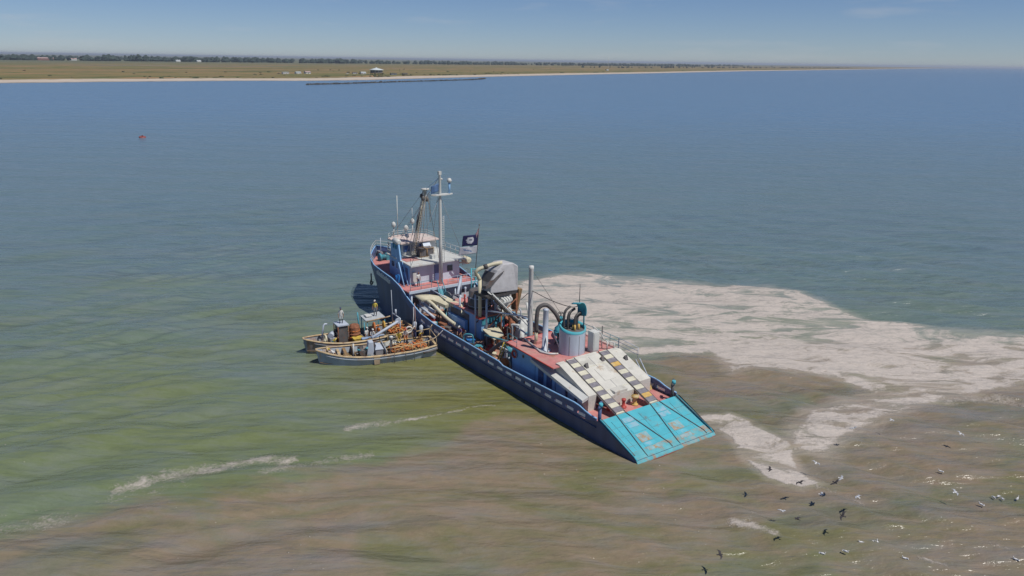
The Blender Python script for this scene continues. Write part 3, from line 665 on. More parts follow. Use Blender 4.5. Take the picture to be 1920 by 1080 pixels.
for ya, yb in ((2.63, 3.15), (1.62, 0.35), (-1.30, -0.55), (-2.35, -3.75)):
    S('guide_bar', MB().tube([(4.5, ya, 1.93), (3.9, ya + (yb - ya) * .12, rampz(3.9) + .05), (0.5, yb, rampz(.5) + .05), (0.12, yb, 0.26)], 0.032, 6), dk, ramp)
for sd_ in (1, -1):
    S('ramp_side_bar', MB().tube([(4.4, sd_ * 4.45, 1.98), (0.3, sd_ * 4.42, 0.40), (0.0, sd_ * 4.42, 0.2)], 0.07, 6), turq, ramp)
    t = S('stern_fairlead', MB().tube([(4.7, sd_ * 4.25, DECK), (4.72, sd_ * 4.25, 2.95)], 0.15, 8).tube([(4.55, sd_ * 4.25 + .28, 2.9), (4.9, sd_ * 4.25 - .28, 3.25)], 0.12, 8).box(4.5, 4.95, sd_ * 4.25 - .3, sd_ * 4.25 + .3, DECK, DECK + .14), navy_l if sd_ > 0 else dk)
    S('roller', MB().tube([(4.62, sd_ * 4.25, 3.0), (4.62, sd_ * 4.25, 3.3)], 0.17, 10), turq, t)
    S('cable_guide', MB().tube([(4.7, sd_ * 4.2, 1.6), (4.35, sd_ * 4.32, 2.0), (0.3, sd_ * 4.38, 0.55)], 0.03, 5), dk, ramp)

for x in (1.35, 2.35, 3.3): S('weld_seam', MB().box(-.012, .012, -4.35, 4.35, -.012, .012, Matrix.Translation((x, 0, rampz(x)))), turq_lip, ramp)
for y in (3.6, .5, -3.2): S('weld_seam', MB().tube([(4.0, y, rampz(4.0)), (.9, y, rampz(.9))], .013, 4), turq_lip, ramp)
# ---- boat slip: white sloping plates with two chequered skids
def slz(x): return 2.0 + (x - 4.7) * 0.372
def plate(x0, x1, y0, y1, dz0, dz1):
    return MB().prism([(x0, slz(x0) + dz0), (x1, slz(x1) + dz0), (x1, slz(x1) + dz1), (x0, slz(x0) + dz1)], y0, y1)
slip = S('boat_slip', MB().prism([(6.35, DECK), (11.6, DECK), (11.6, slz(11.2) - .02), (11.1, slz(11.1) + .0), (6.35, slz(6.35) + .0)], -1.15, 1.55), slopew)
S('hatch', plate(8.0, 9.5, -0.55, 0.75, 0.0, 0.035), slopew, slip)
for x0, x1 in ((7.0, 7.05), (9.9, 9.95)): S('seam', plate(x0, x1, -1.14, 1.54, -.01, 0.02), chk_w, slip)
S('seam', plate(6.4, 11.0, 0.16, 0.2, -.01, 0.014), gry, slip)
S('slip_locker', MB().box(6.36, 7.3, -0.4, 1.1, DECK + .02, 2.9), slopew, slip, bevel=0.05)
S('slip_wing', MB().prism([(6.95, DECK), (7.1, DECK), (11.5, 3.4), (11.5, slz(11.0)), (11.0, slz(11.0)), (6.95, slz(6.95))], 2.66, 3.55), slopew, slip)
S('slip_wing', MB().prism([(6.95, DECK), (7.1, DECK), (11.5, 3.4), (11.5, slz(11.0)), (11.0, slz(11.0)), (6.95, slz(6.95))], -3.75, -2.30), slopew, slip)
S('side_awning', MB().hull8([(6.98, 3.56, 2.55), (14.3, 3.56, 3.85), (14.3, 4.25, 3.70), (6.98, 4.2, 2.35)], [(6.98, 3.56, 2.80), (14.3, 3.56, 4.10), (14.3, 4.25, 3.98), (6.98, 4.2, 2.6)]), wht, slip)
pat = [0, 1, 0, 1, 0, 1, 0, 1, 0, 1, 0, 1]
for y0, y1, pc in ((1.62, 2.62, 0), (-2.26, -1.22, 1)):
    sk = S('skid_rail', MB().prism([(4.5, 1.80), (11.25, slz(11.25) - .12), (11.25, slz(11.25) + .05), (4.5, 1.93)], y0, y1), chk_w, slip)
    for k in range(13):
        xa = 4.62 + k * 0.505; xb = xa + 0.47
        m_ = chk_d if k % 2 == 0 else (chk_y if (pc == 1 and k in (1, 9)) else chk_w)
        S('skid_panel', plate(xa, xb, y0 + .03, y1 - .03, 0.02, 0.075), m_, sk)
    for yy_ in (y0 + .02, y1 - .02): S('skid_edge', MB().tube([(4.5, yy_, 1.98), (11.3, yy_, slz(11.3) + .07)], 0.04, 5), dk, sk)
for (x, y) in ((9.9, 1.28), (10.2, -0.85), (9.6, -3.2)):
    c = S('keel_chock', MB().prism([(x - .1, slz(x) - .03), (x + .35, slz(x + .35) - .03), (x + .1, slz(x) + .42)], y - .18, y + .12), dk, slip)
S('mooring_bitt', MB().lathe([(.28, DECK - .02), (.28, DECK + .1), (.14, DECK + .12), (.14, DECK + .6), (.2, DECK + .66), (.2, DECK + .8)], (5.9, 0.45, 0), 12), redp)
S('mooring_bitt', MB().lathe([(.3, DECK - .02), (.3, DECK + .1), (.17, DECK + .12), (.17, DECK + .62), (.34, DECK + .7), (.34, DECK + .86)], (5.75, -0.75, 0), 12), chk_y)
S('slip_winch', MB().tube([(6.15, 1.35, DECK + .35), (6.15, 2.0, DECK + .35)], .22, 10).box(5.95, 6.3, 1.3, 1.4, DECK, DECK + .6).box(5.95, 6.3, 1.95, 2.05, DECK, DECK + .6), redp)

# ---- aft deckhouse
RZ = 4.22
ah = empty('aft_deckhouse', parent=ship)
S('wall', MB().box(11.62, 18.2, -3.5, 3.5, DECK, RZ - .1), hblue, ah)
# port side passage wall aft of the house: bays between blue panels
for x0, x1, zt in ((7.2, 8.6, 2.62), (8.9, 9.9, 2.9), (10.2, 11.55, 3.2)): S('side_panel', MB().box(x0, x1, 3.30, 3.40, DECK, zt), hblue, ah)
for x in (7.12, 8.75, 10.05): S('frame_post', MB().box(x - .06, x + .06, 3.42, 3.54, DECK, slz(x) - .28), navy_l, ah)
for x0, x1 in ((12.0, 12.75), (13.25, 14.0)): 
    d = S('door', MB().box(x0, x1, 3.5, 3.55, DECK + .12, RZ - .55), navy_l, ah); S('door_handle', MB().box(x0 + .1, x0 + .16, 3.55, 3.6, 2.4, 2.6), gry, d)
for x in (15.0, 16.4): 
    pf = S('porthole', MB().torus((x, 3.51, 3.35), .16, .035, 'y', 12, 5), gry, ah); S('pane', MB().tube([(x, 3.49, 3.35), (x, 3.52, 3.35)], .15, 12), glass, pf)
S('panel_seam', MB().box(14.5, 14.54, 3.5, 3.52, DECK, RZ - .1), navy_l, ah)
for x in (-1.5, 0.2, 2.0): S('window', MB().box(18.2, 18.24, x - .4, x + .4, 2.8, 3.5), glass, ah)
rf = S('roof', MB().prism([(10.9, 4.3), (18.55, 4.0), (18.55, -3.9), (11.3, -3.9), (10.9, -2.2), (11.55, -2.0), (11.55, 2.7), (10.9, 2.85)], RZ - .1, RZ, 'z'), ddk, ah)
S('roof_edge', MB().tube([(10.9, 4.3, RZ - .02), (18.55, 4.0, RZ - .02), (18.55, -3.9, RZ - .02)], 0.06, 6), redp, rf)
S('roof_curb', MB().tube([(18.2, 2.1, RZ + .10), (14.4, 2.95, RZ + .10), (13.6, 2.6, RZ + .10), (13.2, 1.9, RZ + .10)], 0.095, 6), wht, rf)
S('roof_hatch', MB().box(16.4, 17.4, 1.1, 2.0, RZ - .01, RZ + .28), ddk, rf, bevel=.04)
S('roof_hatch', MB().box(15.6, 16.6, -2.6, -1.4, RZ - .01, RZ + .32), ddk, rf, bevel=.04)
# starboard roof railing and ladder well
def rail(name, pts, h, m_, parent, r=.028, mids=2, step=1.1):
    mb = MB(); P = [Vector(p) for p in pts]
    for k in range(mids + 1):
        z = h * (k + 1) / (mids + 1); mb.tube([p + Vector((0, 0, z)) for p in P], r, 5)
    for a, c in zip(P[:-1], P[1:]):
        n_ = max(1, int((c - a).length / step))
        for i in range(n_ + 1): q = a + (c - a) * i / n_; mb.tube([q, q + Vector((0, 0, h))], r, 5)
    return S(name, mb, m_, parent)
rail('railing', [(18.4, -3.8, RZ), (11.35, -3.8, RZ)], 1.05, teal, ah)
rail('railing', [(11.3, -3.8, RZ), (9.2, -4.25, RZ - .35)], 1.05, lav, ah)
S('side_ladder', MB().tube([(9.2, -4.0, RZ - .4), (7.4, -4.2, 1.6)], .05, 5).tube([(9.2, -4.5, RZ - .4), (7.4, -4.6, 1.6)], .05, 5), lav, ah)
rail('railing', [(18.45, 3.85, RZ), (16.9, 3.92, RZ)], 0.9, teal, ah, mids=1)

# funnel casing with its bundle of exhausts
cx, cy = 13.15, 0.35
fz = lambda a: 6.75 + 0.28 * math.cos(a)
vs = []; fsx = []; n_ = 28
for i, (zf, rr) in enumerate(((0, 1.0), (0.5, 1.0), (0.90, 1.0), (0.90, 1.012), (1.0, 1.012), (1.0, 0.9), (0.9, 0.88))):
    for j in range(n_):
        a = 6.2832 * j / n_; z = RZ + (fz(a) - RZ) * zf; vs.append((cx + 1.15 * rr * math.cos(a), cy + 1.25 * rr * math.sin(a), z))
low = MB().add(vs[:3 * n_], [(i * n_ + j, i * n_ + (j + 1) % n_, (i + 1) * n_ + (j + 1) % n_, (i + 1) * n_ + j) for i in range(2) for j in range(n_)], True)
up = MB().add(vs[3 * n_:], [(i * n_ + j, i * n_ + (j + 1) % n_, (i + 1) * n_ + (j + 1) % n_, (i + 1) * n_ + j) for i in range(3) for j in range(n_)], True)
fun = S('funnel', low, lav)
S('funnel_rim', up, turq, fun)
S('funnel_cover', MB().lathe([(1.1, 0), (0.95, .1), (0.1, .12)], (cx, cy, 6.38), 20), dk, fun)
for j in range(5):
    a = 2.3 + j * 0.75; S('casing_seam', MB().box(-.02, .02, -.02, .02, RZ, 6.1, Matrix.Translation((cx + 1.15 * math.cos(a), cy + 1.25 * math.sin(a), 0))), gry, fun)
for (dx_, dy_, hh_) in ((.35, .75, 1.9), (.15, .45, 1.7), (-.35, .05, 1.5), (.45, .1, 1.6), (-.1, -.35, 1.3)):
    x0, y0 = cx + dx_, cy + dy_
    S('exhaust_pipe', MB().tube(spline([(x0, y0, 6.3), (x0, y0 + .02, 6.3 + hh_ * .7), (x0 + .05, y0 - .2, 6.3 + hh_), (x0 + .1, y0 - .75, 6.3 + hh_ * 1.15)], 5), 0.115, 8), blk, fun)
for (dx_, dy_) in ((-.55, .2), (-.5, -.3), (-.2, .1)): S('exhaust_stub', MB().tube([(cx + dx_, cy + dy_, 6.35), (cx + dx_, cy + dy_, 7.0)], .1, 8), chk_y, fun)
hood = MB().grid([[(cx - .75 + 1.3 * i / 6 * .9, cy - .35 - .62 * math.sin(q), 7.35 + 1.75 * (1 - (1 - math.cos(q)) * .55) - .05 * i) for q in [R(-25 + 20 * k) for k in range(8)]] for i in range(7)])
S('exhaust_hood', hood, turq, fun, solid=.05)
S('hood_bracket', MB().tube([(cx - .5, cy - .9, 6.4), (cx - .4, cy - .95, 8.4)], .07, 6).tube([(cx + .4, cy - .9, 6.4), (cx + .4, cy - .95, 8.4)], .07, 6), teal, fun)
S('whip_aerial', MB().tube([(cx, cy - .7, 8.8), (cx, cy - .7, 10.6)], .035, 5), dk, fun)
# cabinet beside the funnel
cab = S('deck_cabinet', MB().box(11.75, 12.55, -1.75, -1.0, RZ - .01, RZ + 2.0), wht, None, bevel=.05)
S('cabinet_door', MB().box(11.72, 11.75, -1.65, -1.1, RZ + .2, RZ + 1.85), wht, cab)
# frames aft to starboard of the funnel
S('pipe_stand', MB().tube(spline([(12.6, -1.6, 6.5), (12.2, -2.2, 5.9), (11.9, -2.5, 5.2), (11.6, -3.0, 5.0), (11.4, -3.3, 4.9)], 4), .055, 6).tube([(11.7, -2.7, 5.1), (11.7, -2.7, RZ)], .05, 6).tube([(11.4, -3.3, 4.9), (11.4, -3.3, RZ)], .05, 6).tube([(12.1, -2.3, 5.7), (12.3, -2.6, RZ)], .05, 6), wht)
S('stanchion', MB().tube([(12.9, -3.1, RZ), (12.9, -3.1, RZ + 1.9)], .06, 6), dk)
# roof post with struts
po = S('roof_post', MB().lathe([(.55, 0), (.55, .1), (.28, .14), (.25, 3.9), (.3, 4.0), (.05, 4.1)], (14.75, 2.25, RZ), 12), lav)
S('strut', MB().tube([(14.6, 2.3, RZ + 1.6), (13.9, 2.55, RZ)], .06, 6), wht, po)
S('strut', MB().tube([(14.5, 1.6, RZ + 1.9), (13.6, 1.3, RZ + .1)], .06, 6), wht, po)
# pump with black suction elbow
pm = S('fish_pump', MB().lathe([(.35, 0), (.3, .6), (.55, .8), (.55, 1.5), (.25, 1.75), (.2, 2.4), (.28, 2.45), (.1, 2.7)], (15.6, -0.2, RZ), 12), turq)
S('pump_flange', MB().torus((15.6, -0.2, RZ + 1.15), .58, .08, 'z', 14, 6), teal, pm)
S('valve_wheel', MB().torus((15.6, -0.2, RZ + 3.0), .22, .04, 'z', 12, 5).tube([(15.6, -.2, RZ + 2.6), (15.6, -.2, RZ + 3.0)], .04, 5), dk, pm)
S('suction_elbow', MB().tube(spline([(16.6, 1.9, RZ + 1.2), (16.55, 1.9, RZ + 2.7), (16.5, 1.7, RZ + 3.6), (16.2, 1.0, RZ + 3.8), (15.8, .3, RZ + 3.0), (15.6, -.1, RZ + 2.2)], 5), .2, 9), dk, pm)
S('elbow_stand', MB().tube([(16.6, 1.9, RZ - .02), (16.6, 1.9, RZ + 1.3)], .16, 8), cream, pm)
for dy_ in (-.5, .2, .7): S('hydraulic_hose', MB().tube(spline([(15.3, dy_, RZ + .1), (15.0, dy_ * .6, RZ + 1.0), (14.6, dy_ + .2, RZ + 1.4), (14.2, dy_ + .1, RZ + .2)], 4), .06, 6), blk, pm)
S('pipe_bundle', MB().tube(spline([(18.1, -2.6, RZ + .9), (17.0, -1.7, RZ + 1.0), (16.0, -1.2, RZ + .9), (15.5, -.6, RZ + .7)], 4), .2, 8).tube(spline([(18.1, -1.8, RZ + .4), (17.2, -1.0, RZ + .6), (16.2, -.5, RZ + .5)], 4), .17, 8), cream, pm)

# ---- working deck amidships
post = S('cargo_post', MB().lathe([(.3, 0), (.26, 3.0), (.23, 9.0), (.26, 9.1), (.26, 9.4), (.05, 9.45)], (20.0, 0.08, DECK), 12), wht)
S('post_base', MB().lathe([(.6, 0), (.6, .5), (.42, .6), (.42, 1.6), (.5, 1.65), (.5, 1.85)], (20.0, 0.08, DECK), 12), teal, post)
S('stay_wire', MB().tube(spline([(20.0, .08, 8.4), (17.0, -.2, 8.05), (14.5, -.5, 8.05), (13.3, -.6, 8.5)], 6), .04, 5), dk, post)
S('stay_wire', MB().tube([(20.0, .08, 8.3), (24.2, -1.8, 6.0)], .035, 5), dk, post)
S('stay_wire', MB().tube([(20, .08, 10.6), (18.4, -3.7, 4.3)], .02, 5).tube([(20, .08, 7.2), (18.2, 0.9, 4.5)], .02, 5), dk, post)
S('boom_pipe', MB().tube(spline([(20.0, .3, 3.7), (21.5, -.3, 3.5), (24.5, -.9, 3.4)], 4), .09, 6), lav, post)

# raised machinery platform with red top over a blue plinth
pf = S('machinery_platform', MB().box(26.6, 33.4, -1.4, 1.55, DECK, 3.95), hblue)
S('platform_top', MB().box(26.4, 33.5, -1.55, 1.7, 3.95, 4.05), ddk, pf)
S('platform_fascia', MB().box(26.5, 26.6, -1.3, 1.5, 3.1, 3.9), teal, pf)
S('ice_tray', MB().hull8([(25.7, -.1, 2.4), (25.4, -.1, 2.5), (25.4, 1.45, 2.5), (25.7, 1.45, 2.4)], [(26.2, -.15, 3.15), (25.6, -.15, 3.35), (25.6, 1.5, 3.35), (26.2, 1.5, 3.15)]).box(25.7, 26.6, .3, 1.2, 2.5, 2.9), wht, pf)
S('platform_dark_plate', MB().box(29.0, 32.8, 1.56, 1.60, 1.7, 3.6), dk, pf)  # flat dark plate paints the shade of a recess
# round black hold hatch with a coil on the platform
hh = S('hold_trunk', MB().lathe([(1.25, 0), (1.25, 1.1), (1.1, 1.2), (1.1, 1.9), (.95, 2.0), (.1, 2.0)], (29.6, -0.1, 4.05), 18), dk)
for k in range(3): S('trunk_band', MB().torus((29.6, -.1, 4.35 + .45 * k), 1.22 - .03 * k, .05, 'z', 18, 5), lav, hh)
S('trunk_cowl', MB().ball((29.0, .55, 5.75), .32, 8), wht, hh)
S('platform_valve', MB().tube([(27.2, -.6, 4.05), (27.2, -.6, 5.4)], .14, 8).tube([(27.6, -.9, 4.05), (27.6, -.9, 5.9)], .1, 8).tube([(27.2, -.6, 5.4), (27.6, -.9, 5.6)], .1, 8), lav, pf)
S('platform_post', MB().tube([(31.0, 1.45, 2.6), (31.0, 1.5, 5.0)], .12, 8), lav, pf)
S('blue_frame', MB().tube([(32.6, -1.0, 4.05), (32.6, -1.0, 7.6)], .07, 6).tube([(32.6, -1.9, 4.05), (32.6, -1.9, 7.4)], .07, 6).tube([(32.6, -1.0, 7.5), (32.6, -1.9, 7.4)], .06, 6).tube([(32.6, -1.0, 6.0), (32.6, -1.9, 6.0)], .05, 6).tube([(32.6, -1.0, 4.6), (32.6, -1.9, 7.2)], .05, 6), turq, pf)
# delivery pipe rising to the dewatering box
S('delivery_pipe', MB().tube([(26.6, 1.75, 4.0), (26.6, 1.75, 8.15)], .19, 10).tube(spline([(26.6, 1.75, 8.15), (26.65, 2.0, 8.6), (26.65, 2.18, 8.95), (26.5, 1.95, 9.3), (26.3, 1.4, 9.5), (26.0, .5, 9.75), (25.7, -.4, 9.85)], 4), .2, 10), cream)
S('pipe_collar', MB().tube([(26.32, 1.45, 9.49), (26.2, 1.1, 9.58)], .27, 10), blk)
S('pipe_foot', MB().box(26.35, 27.0, 1.2, 2.0, 3.85, 4.1), redp)
# dewatering box under a grey tarpaulin, on its frame
bx = S('dewatering_box', MB().add([(25.0, 1.5, 6.95), (25.0, -2.0, 6.75), (27.4, -2.0, 6.75), (27.4, 1.3, 6.95), (25.0, 1.45, 8.1), (25.0, -2.0, 9.45), (27.4, -2.0, 9.35), (27.4, 1.2, 8.0), (25.05, .55, 9.25), (25.25, -.3, 9.85), (25.3, -1.5, 9.8), (27.2, -1.5, 9.7), (27.2, -.3, 9.75), (27.3, .55, 9.15)],
    [(0, 1, 5, 10, 9, 8, 4), (3, 7, 13, 12, 11, 6, 2), (0, 3, 2, 1), (1, 2, 6, 5), (5, 6, 11, 10), (10, 11, 12, 9), (9, 12, 13, 8), (8, 13, 7, 4), (4, 7, 3, 0)]), tarp, None, bevel=.12)
S('box_opening_dark', MB().hull8([(25.4, 1.52, 8.1), (26.9, 1.42, 8.0), (26.9, 1.0, 8.0), (25.4, 1.0, 8.1)], [(25.3, .85, 9.02), (27.0, .85, 8.95), (27.0, .5, 8.8), (25.3, .5, 8.9)]), blk, bx)  # black block imitates the dark inside of an opening, no hole cut
S('box_chute', MB().hull8([(24.92, 1.4, 7.75), (25.6, 1.4, 7.6), (25.6, 2.1, 7.5), (24.95, 2.1, 7.6)], [(24.93, -.2, 9.2), (25.2, -.2, 9.1), (25.6, 2.1, 7.75), (24.95, 2.1, 7.9)]), dk, bx)
S('box_skirt', MB().box(25.05, 27.3, -1.95, 2.0, 6.45, 6.74), blk, bx)
for x, y in ((25.1, -1.9), (25.1, 1.9), (27.2, -1.9), (27.2, 1.9)): S('box_leg', MB().tube([(x, y, DECK), (x, y, 6.5)], .1, 6), rusty if y < 0 else lav, bx)
S('box_brace', MB().tube([(25.1, -1.9, 5.9), (25.1, 1.9, 3.2)], .06, 6).tube([(27.2, -1.9, 5.9), (27.2, 1.9, 3.2)], .06, 6).tube([(25.1, -1.9, 4.6), (25.1, 1.9, 4.6)], .06, 6), rusty, bx)
S('box_side_plate', MB().hull8([(25.2, -2.15, 4.4), (26.3, -2.15, 4.4), (26.3, -2.05, 4.4), (25.2, -2.05, 4.4)], [(24.9, -2.5, 6.9), (26.3, -2.5, 6.9), (26.3, -2.05, 6.9), (24.9, -2.05, 6.9)]), wood, bx)
# twisted white hoses in the frame
for k in range(4):
    y = -.9 + .35 * k
    S('white_hose', MB().tube(spline([(25.4 + .1 * k, y, 6.4), (25.0 - .1 * k, y - .3, 5.9), (25.3, y + .2, 5.3), (25.0, y - .2, 4.7), (25.2 + .1 * k, y + .1, 4.1)], 5), .13, 8), wht, bx)
# inclined conveyor with white rails and dark treads
a_, c_ = Vector((24.45, 2.0, 7.3)), Vector((24.2, -1.55, 3.55)); d_ = (c_ - a_)
cv = S('conveyor', MB().hull8([tuple(a_ + Vector((-.5, 0, -.28))), tuple(c_ + Vector((-.5, 0, -.28))), tuple(c_ + Vector((.25, 0, -.28))), tuple(a_ + Vector((.25, 0, -.28)))], [tuple(a_ + Vector((-.5, 0, -.12))), tuple(c_ + Vector((-.5, 0, -.12))), tuple(c_ + Vector((.25, 0, -.12))), tuple(a_ + Vector((.25, 0, -.12)))]), dk)
for ox in (-.52, .27): S('conveyor_rail', MB().tube([tuple(a_ + Vector((ox, 0, .02))), tuple(c_ + Vector((ox, 0, .02)))], .085, 6), wht, cv)
for k in range(5):
    p = a_ + d_ * (0.14 + .17 * k); S('conveyor_bar', MB().tube([tuple(p + Vector((-.52, 0, .02))), tuple(p + Vector((.27, 0, .02)))], .045, 6), wht, cv)
S('conveyor_leg', MB().tube([(24.2, -1.5, 3.6), (24.2, -1.5, DECK)], .08, 6).tube([(24.3, .6, 5.6), (24.3, .6, DECK)], .08, 6), rusty, cv)
# white hopper at the conveyor foot, with an ochre frame
hp = S('hopper', MB().lathe([(.35, 0), (.8, .3), (.95, 1.1), (.8, 1.6), (.55, 2.3), (.3, 2.6)], (23.4, -1.5, DECK), 10, sx=.8), wht)
S('hopper_spout', MB().tube(spline([(23.2, -1.3, 3.0), (22.7, -.9, 3.2), (22.3, -.6, 2.7), (22.1, -.5, 2.0)], 4), .3, 8), wht, hp)
S('hopper_rod', MB().tube([(23.3, -1.9, 5.9), (22.7, -2.3, 2.2)], .12, 6), wht, hp)
S('hopper_motor', MB().tube([(22.5, -2.4, 2.2), (22.5, -1.6, 2.3)], .35, 10), dk, hp)
S('stair_stringer', MB().hull8([(24.9, 1.3, 1.5), (25.1, 1.3, 1.5), (25.1, -.6, 1.5), (24.9, -.6, 1.5)], [(25.0, 1.6, 3.0), (25.2, 1.6, 3.0), (25.2, .2, 3.6), (25.0, .2, 3.6)]), rusty, cv)
# cream sorting table and red gear below it
tb_ = S('sorting_table', MB().prism([(22.0, 3.05), (25.2, 2.35), (24.85, .55), (22.7, 1.35)], 3.12, 3.24, 'z'), cream)
for x, y in ((22.3, 2.8), (24.9, 2.2), (24.6, .8), (22.9, 1.5)): S('table_leg', MB().tube([(x, y, DECK), (x, y, 3.12)], .07, 6), dk, tb_)
# blue-green winch group forward of the aft house
wi = S('deck_winch', MB().tube([(20.9, .9, 2.15), (20.9, 2.4, 2.15)], .45, 14).tube([(20.9, .8, 2.15), (20.9, .88, 2.15)], .75, 14).tube([(20.9, 2.42, 2.15), (20.9, 2.5, 2.15)], .75, 14), teal)
S('winch_frame', MB().box(20.3, 21.5, .6, .75, DECK, 2.6).box(20.3, 21.5, 2.55, 2.7, DECK, 2.6).box(20.2, 21.6, .5, 2.8, DECK, DECK + .12), lav, wi)
wi2 = S('deck_winch', MB().tube([(19.4, -1.8, 2.3), (19.4, -.6, 2.3)], .4, 12).tube([(19.4, -.55, 2.3), (19.4, -.5, 2.3)], .7, 12).tube([(19.4, -1.9, 2.3), (19.4, -1.84, 2.3)], .7, 12), teal)
S('winch_frame', MB().box(19.0, 19.9, -2.1, -1.95, DECK, 2.7).box(19.0, 19.9, -.48, -.35, DECK, 2.7), lav, wi2)
S('manifold', MB().tube([(19.2, 2.6, 3.3), (19.0, -.6, 3.5), (18.8, -2.8, 3.6)], .24, 9).tube([(19.1, 1.2, 3.4), (19.1, 1.2, DECK)], .18, 8).tube([(19.0, -1.4, 3.5), (19.0, -1.4, DECK)], .18, 8), wht)
S('suction_hose', MB().tube(spline([(19.2, 2.7, 3.3), (20.0, 3.2, 3.6), (21.2, 3.4, 2.7), (22.4, 3.5, 1.75), (24, 3.4, 1.62)], 6), .2, 9), dk)
S('yellow_ladder', MB().tube([(18.6, 3.85, 4.2), (19.7, 3.85, 2.0)], .06, 6).tube([(18.6, 4.2, 4.2), (19.7, 4.2, 2.0)], .06, 6), yel)
for k in range(6): 
    p = Vector((18.6, 3.85, 4.2)).lerp(Vector((19.7, 3.85, 2.0)), (k + .5) / 6); S('rung', MB().tube([tuple(p), (p.x, 4.2, p.z)], .04, 5), yel, [o for o in ship.children if o.name.startswith('yellow_ladder')][0])
# brown trough and rusty heap by the hold
S('fish_trough', MB().hull8([(25.4, -2.9, 2.3), (28.3, -2.9, 2.7), (28.3, -1.7, 2.7), (25.4, -1.7, 2.3)], [(25.3, -3.1, 2.9), (28.4, -3.1, 3.3), (28.4, -1.6, 3.3), (25.3, -1.6, 2.9)]).tube([(25.8, -2.3, 2.4), (25.8, -2.3, DECK)], .1, 6).tube([(28, -2.3, 2.7), (28, -2.3, DECK)], .1, 6), rusty)
# cream fish chutes fanning out from a header below the forecastle
hd = S('header_chute', MB().grid([[(36.3 - 1.1 * i / 3 - .25 * j, 4.2 - 3.0 * j / 6 - .1 * i, 4.25 - .35 * i / 3 + .22 * math.sin(3.14 * j / 6) - .06 * j) for j in range(7)] for i in range(4)]), cream, None, solid=.25)
S('chute', MB().hull8([(35.3, 3.1, 3.8), (35.0, 2.2, 3.95), (32.7, 1.45, 3.5), (33.1, 2.1, 3.3)], [(35.3, 3.15, 4.15), (35.0, 2.2, 4.3), (32.7, 1.4, 3.9), (33.1, 2.15, 3.7)]), cream, hd)
S('chute', MB().hull8([(35.0, 2.1, 3.85), (34.7, 1.3, 3.9), (31.9, 1.0, 3.7), (32.3, 1.62, 3.6)], [(35.0, 2.1, 4.25), (34.7, 1.3, 4.3), (31.9, .95, 4.05), (32.3, 1.65, 4.0)]), cream, hd)
S('long_hose', MB().tube(spline([(35.6, 3.4, 4.0), (34.4, 3.1, 3.7), (33.2, 2.75, 3.0), (32.0, 2.5, 2.45), (30.9, 2.25, 2.1)], 5), .2, 10), cream, hd)
S('hose_end', MB().tube(spline([(30.9, 2.25, 2.1), (30.2, 2.15, 1.95), (29.6, 2.1, 1.85)], 4), .27, 10), cream, hd)
S('hose_nozzle', MB().tube([(29.6, 2.1, 1.85), (29.0, 2.0, 1.8)], .16, 8), redp, hd)
S('pink_beam', MB().tube([(36.2, 3.9, 3.2), (33.4, 3.3, 2.3)], .16, 6).tube([(36.5, 3.2, 3.3), (34.2, 2.9, 2.7)], .2, 6), lav, hd)
for x, y in ((36.0, 3.9), (35.4, 1.6), (33.0, 1.9), (33.6, 2.9)): S('chute_leg', MB().tube([(x, y, DECK), (x, y, 3.75 if x > 34 else 3.3)], .08, 6), dk, hd)
S('short_chute', MB().hull8([(31.0, .75, 4.3), (31.0, 1.25, 4.2), (29.9, 1.9, 3.4), (29.9, 1.35, 3.5)], [(31.1, .7, 4.5), (31.1, 1.3, 4.4), (29.9, 2.0, 3.6), (29.9, 1.3, 3.7)]), cream, hd)
S('davit_arm', MB().tube([(34.5, -.8, 6.2), (32.3, 1.0, 4.9)], .16, 8).tube([(34.5, -.8, 6.2), (34.8, -.9, 4.0)], .14, 8).tube([(34.8, -.9, 4.0), (34.8, -.9, DECK)], .14, 8), lav)
S('net_drum', MB().tube([(35.6, -2.9, 3.0), (35.6, .2, 3.0)], .85, 16).tube([(35.6, .22, 3.0), (35.6, .3, 3.0)], 1.3, 18).tube([(35.6, -3.0, 3.0), (35.6, -2.92, 3.0)], 1.3, 18).box(35.3, 35.9, .35, .5, DECK, 3.2).box(35.3, 35.9, -3.2, -3.05, DECK, 3.2), gry)
S('stretcher_board', MB().hull8([(28.2, 3.1, DECK + .02), (28.5, 2.9, DECK + .02), (28.1, 2.75, DECK + .05), (27.85, 2.95, DECK + .05)], [(27.5, 3.0, 2.5), (27.7, 2.8, 2.5), (27.6, 2.7, 2.4), (27.4, 2.9, 2.4)]), cream)
S('blue_locker', MB().box(29.2, 32.8, 1.62, 2.0, DECK, 2.9), hblue)

# ---- forward house
UD = 4.62
fh = empty('forward_house', parent=ship)
S('lower_wall', MB().prism([(39.4, -3.6), (39.4, 3.1), (45.6, 2.6), (47.6, 1.4), (47.6, -1.9), (45.6, -3.4)], UD, 6.95, 'z'), hpale, fh)
PWM = Matrix.Translation((39.4, 3.1, 0)) @ Matrix.Rotation(math.atan2(-.5, 6.2), 4, 'Z')      # plane of the port wall
S('port_cladding', MB().box(.1, 6.15, 0.0, .06, UD + .02, 6.9, PWM), hblue, fh)
bd = S('bridge_deck', MB().prism([(38.6, -4.25), (38.6, 3.4), (45.8, 2.9), (48.2, 1.6), (48.2, -2.1), (45.8, -3.9)], 6.95, 7.10, 'z'), wht, fh)
S('deck_mat', MB().box(40.6, 42.6, 1.0, 2.9, 7.10, 7.13), ddk, bd)
for y0, y1, z0, z1, m_, nm_ in ((-1.0, -.1, UD + .1, 6.6, navy_l, 'door'), (-2.6, -1.9, 5.6, 6.3, glass, 'window')): 
    S(nm_, MB().box(39.33, 39.4, y0, y1, z0, z1), m_, fh)
S('wall_box', MB().box(39.05, 39.4, 2.45, 2.9, UD + .3, UD + 1.5), wht, fh)
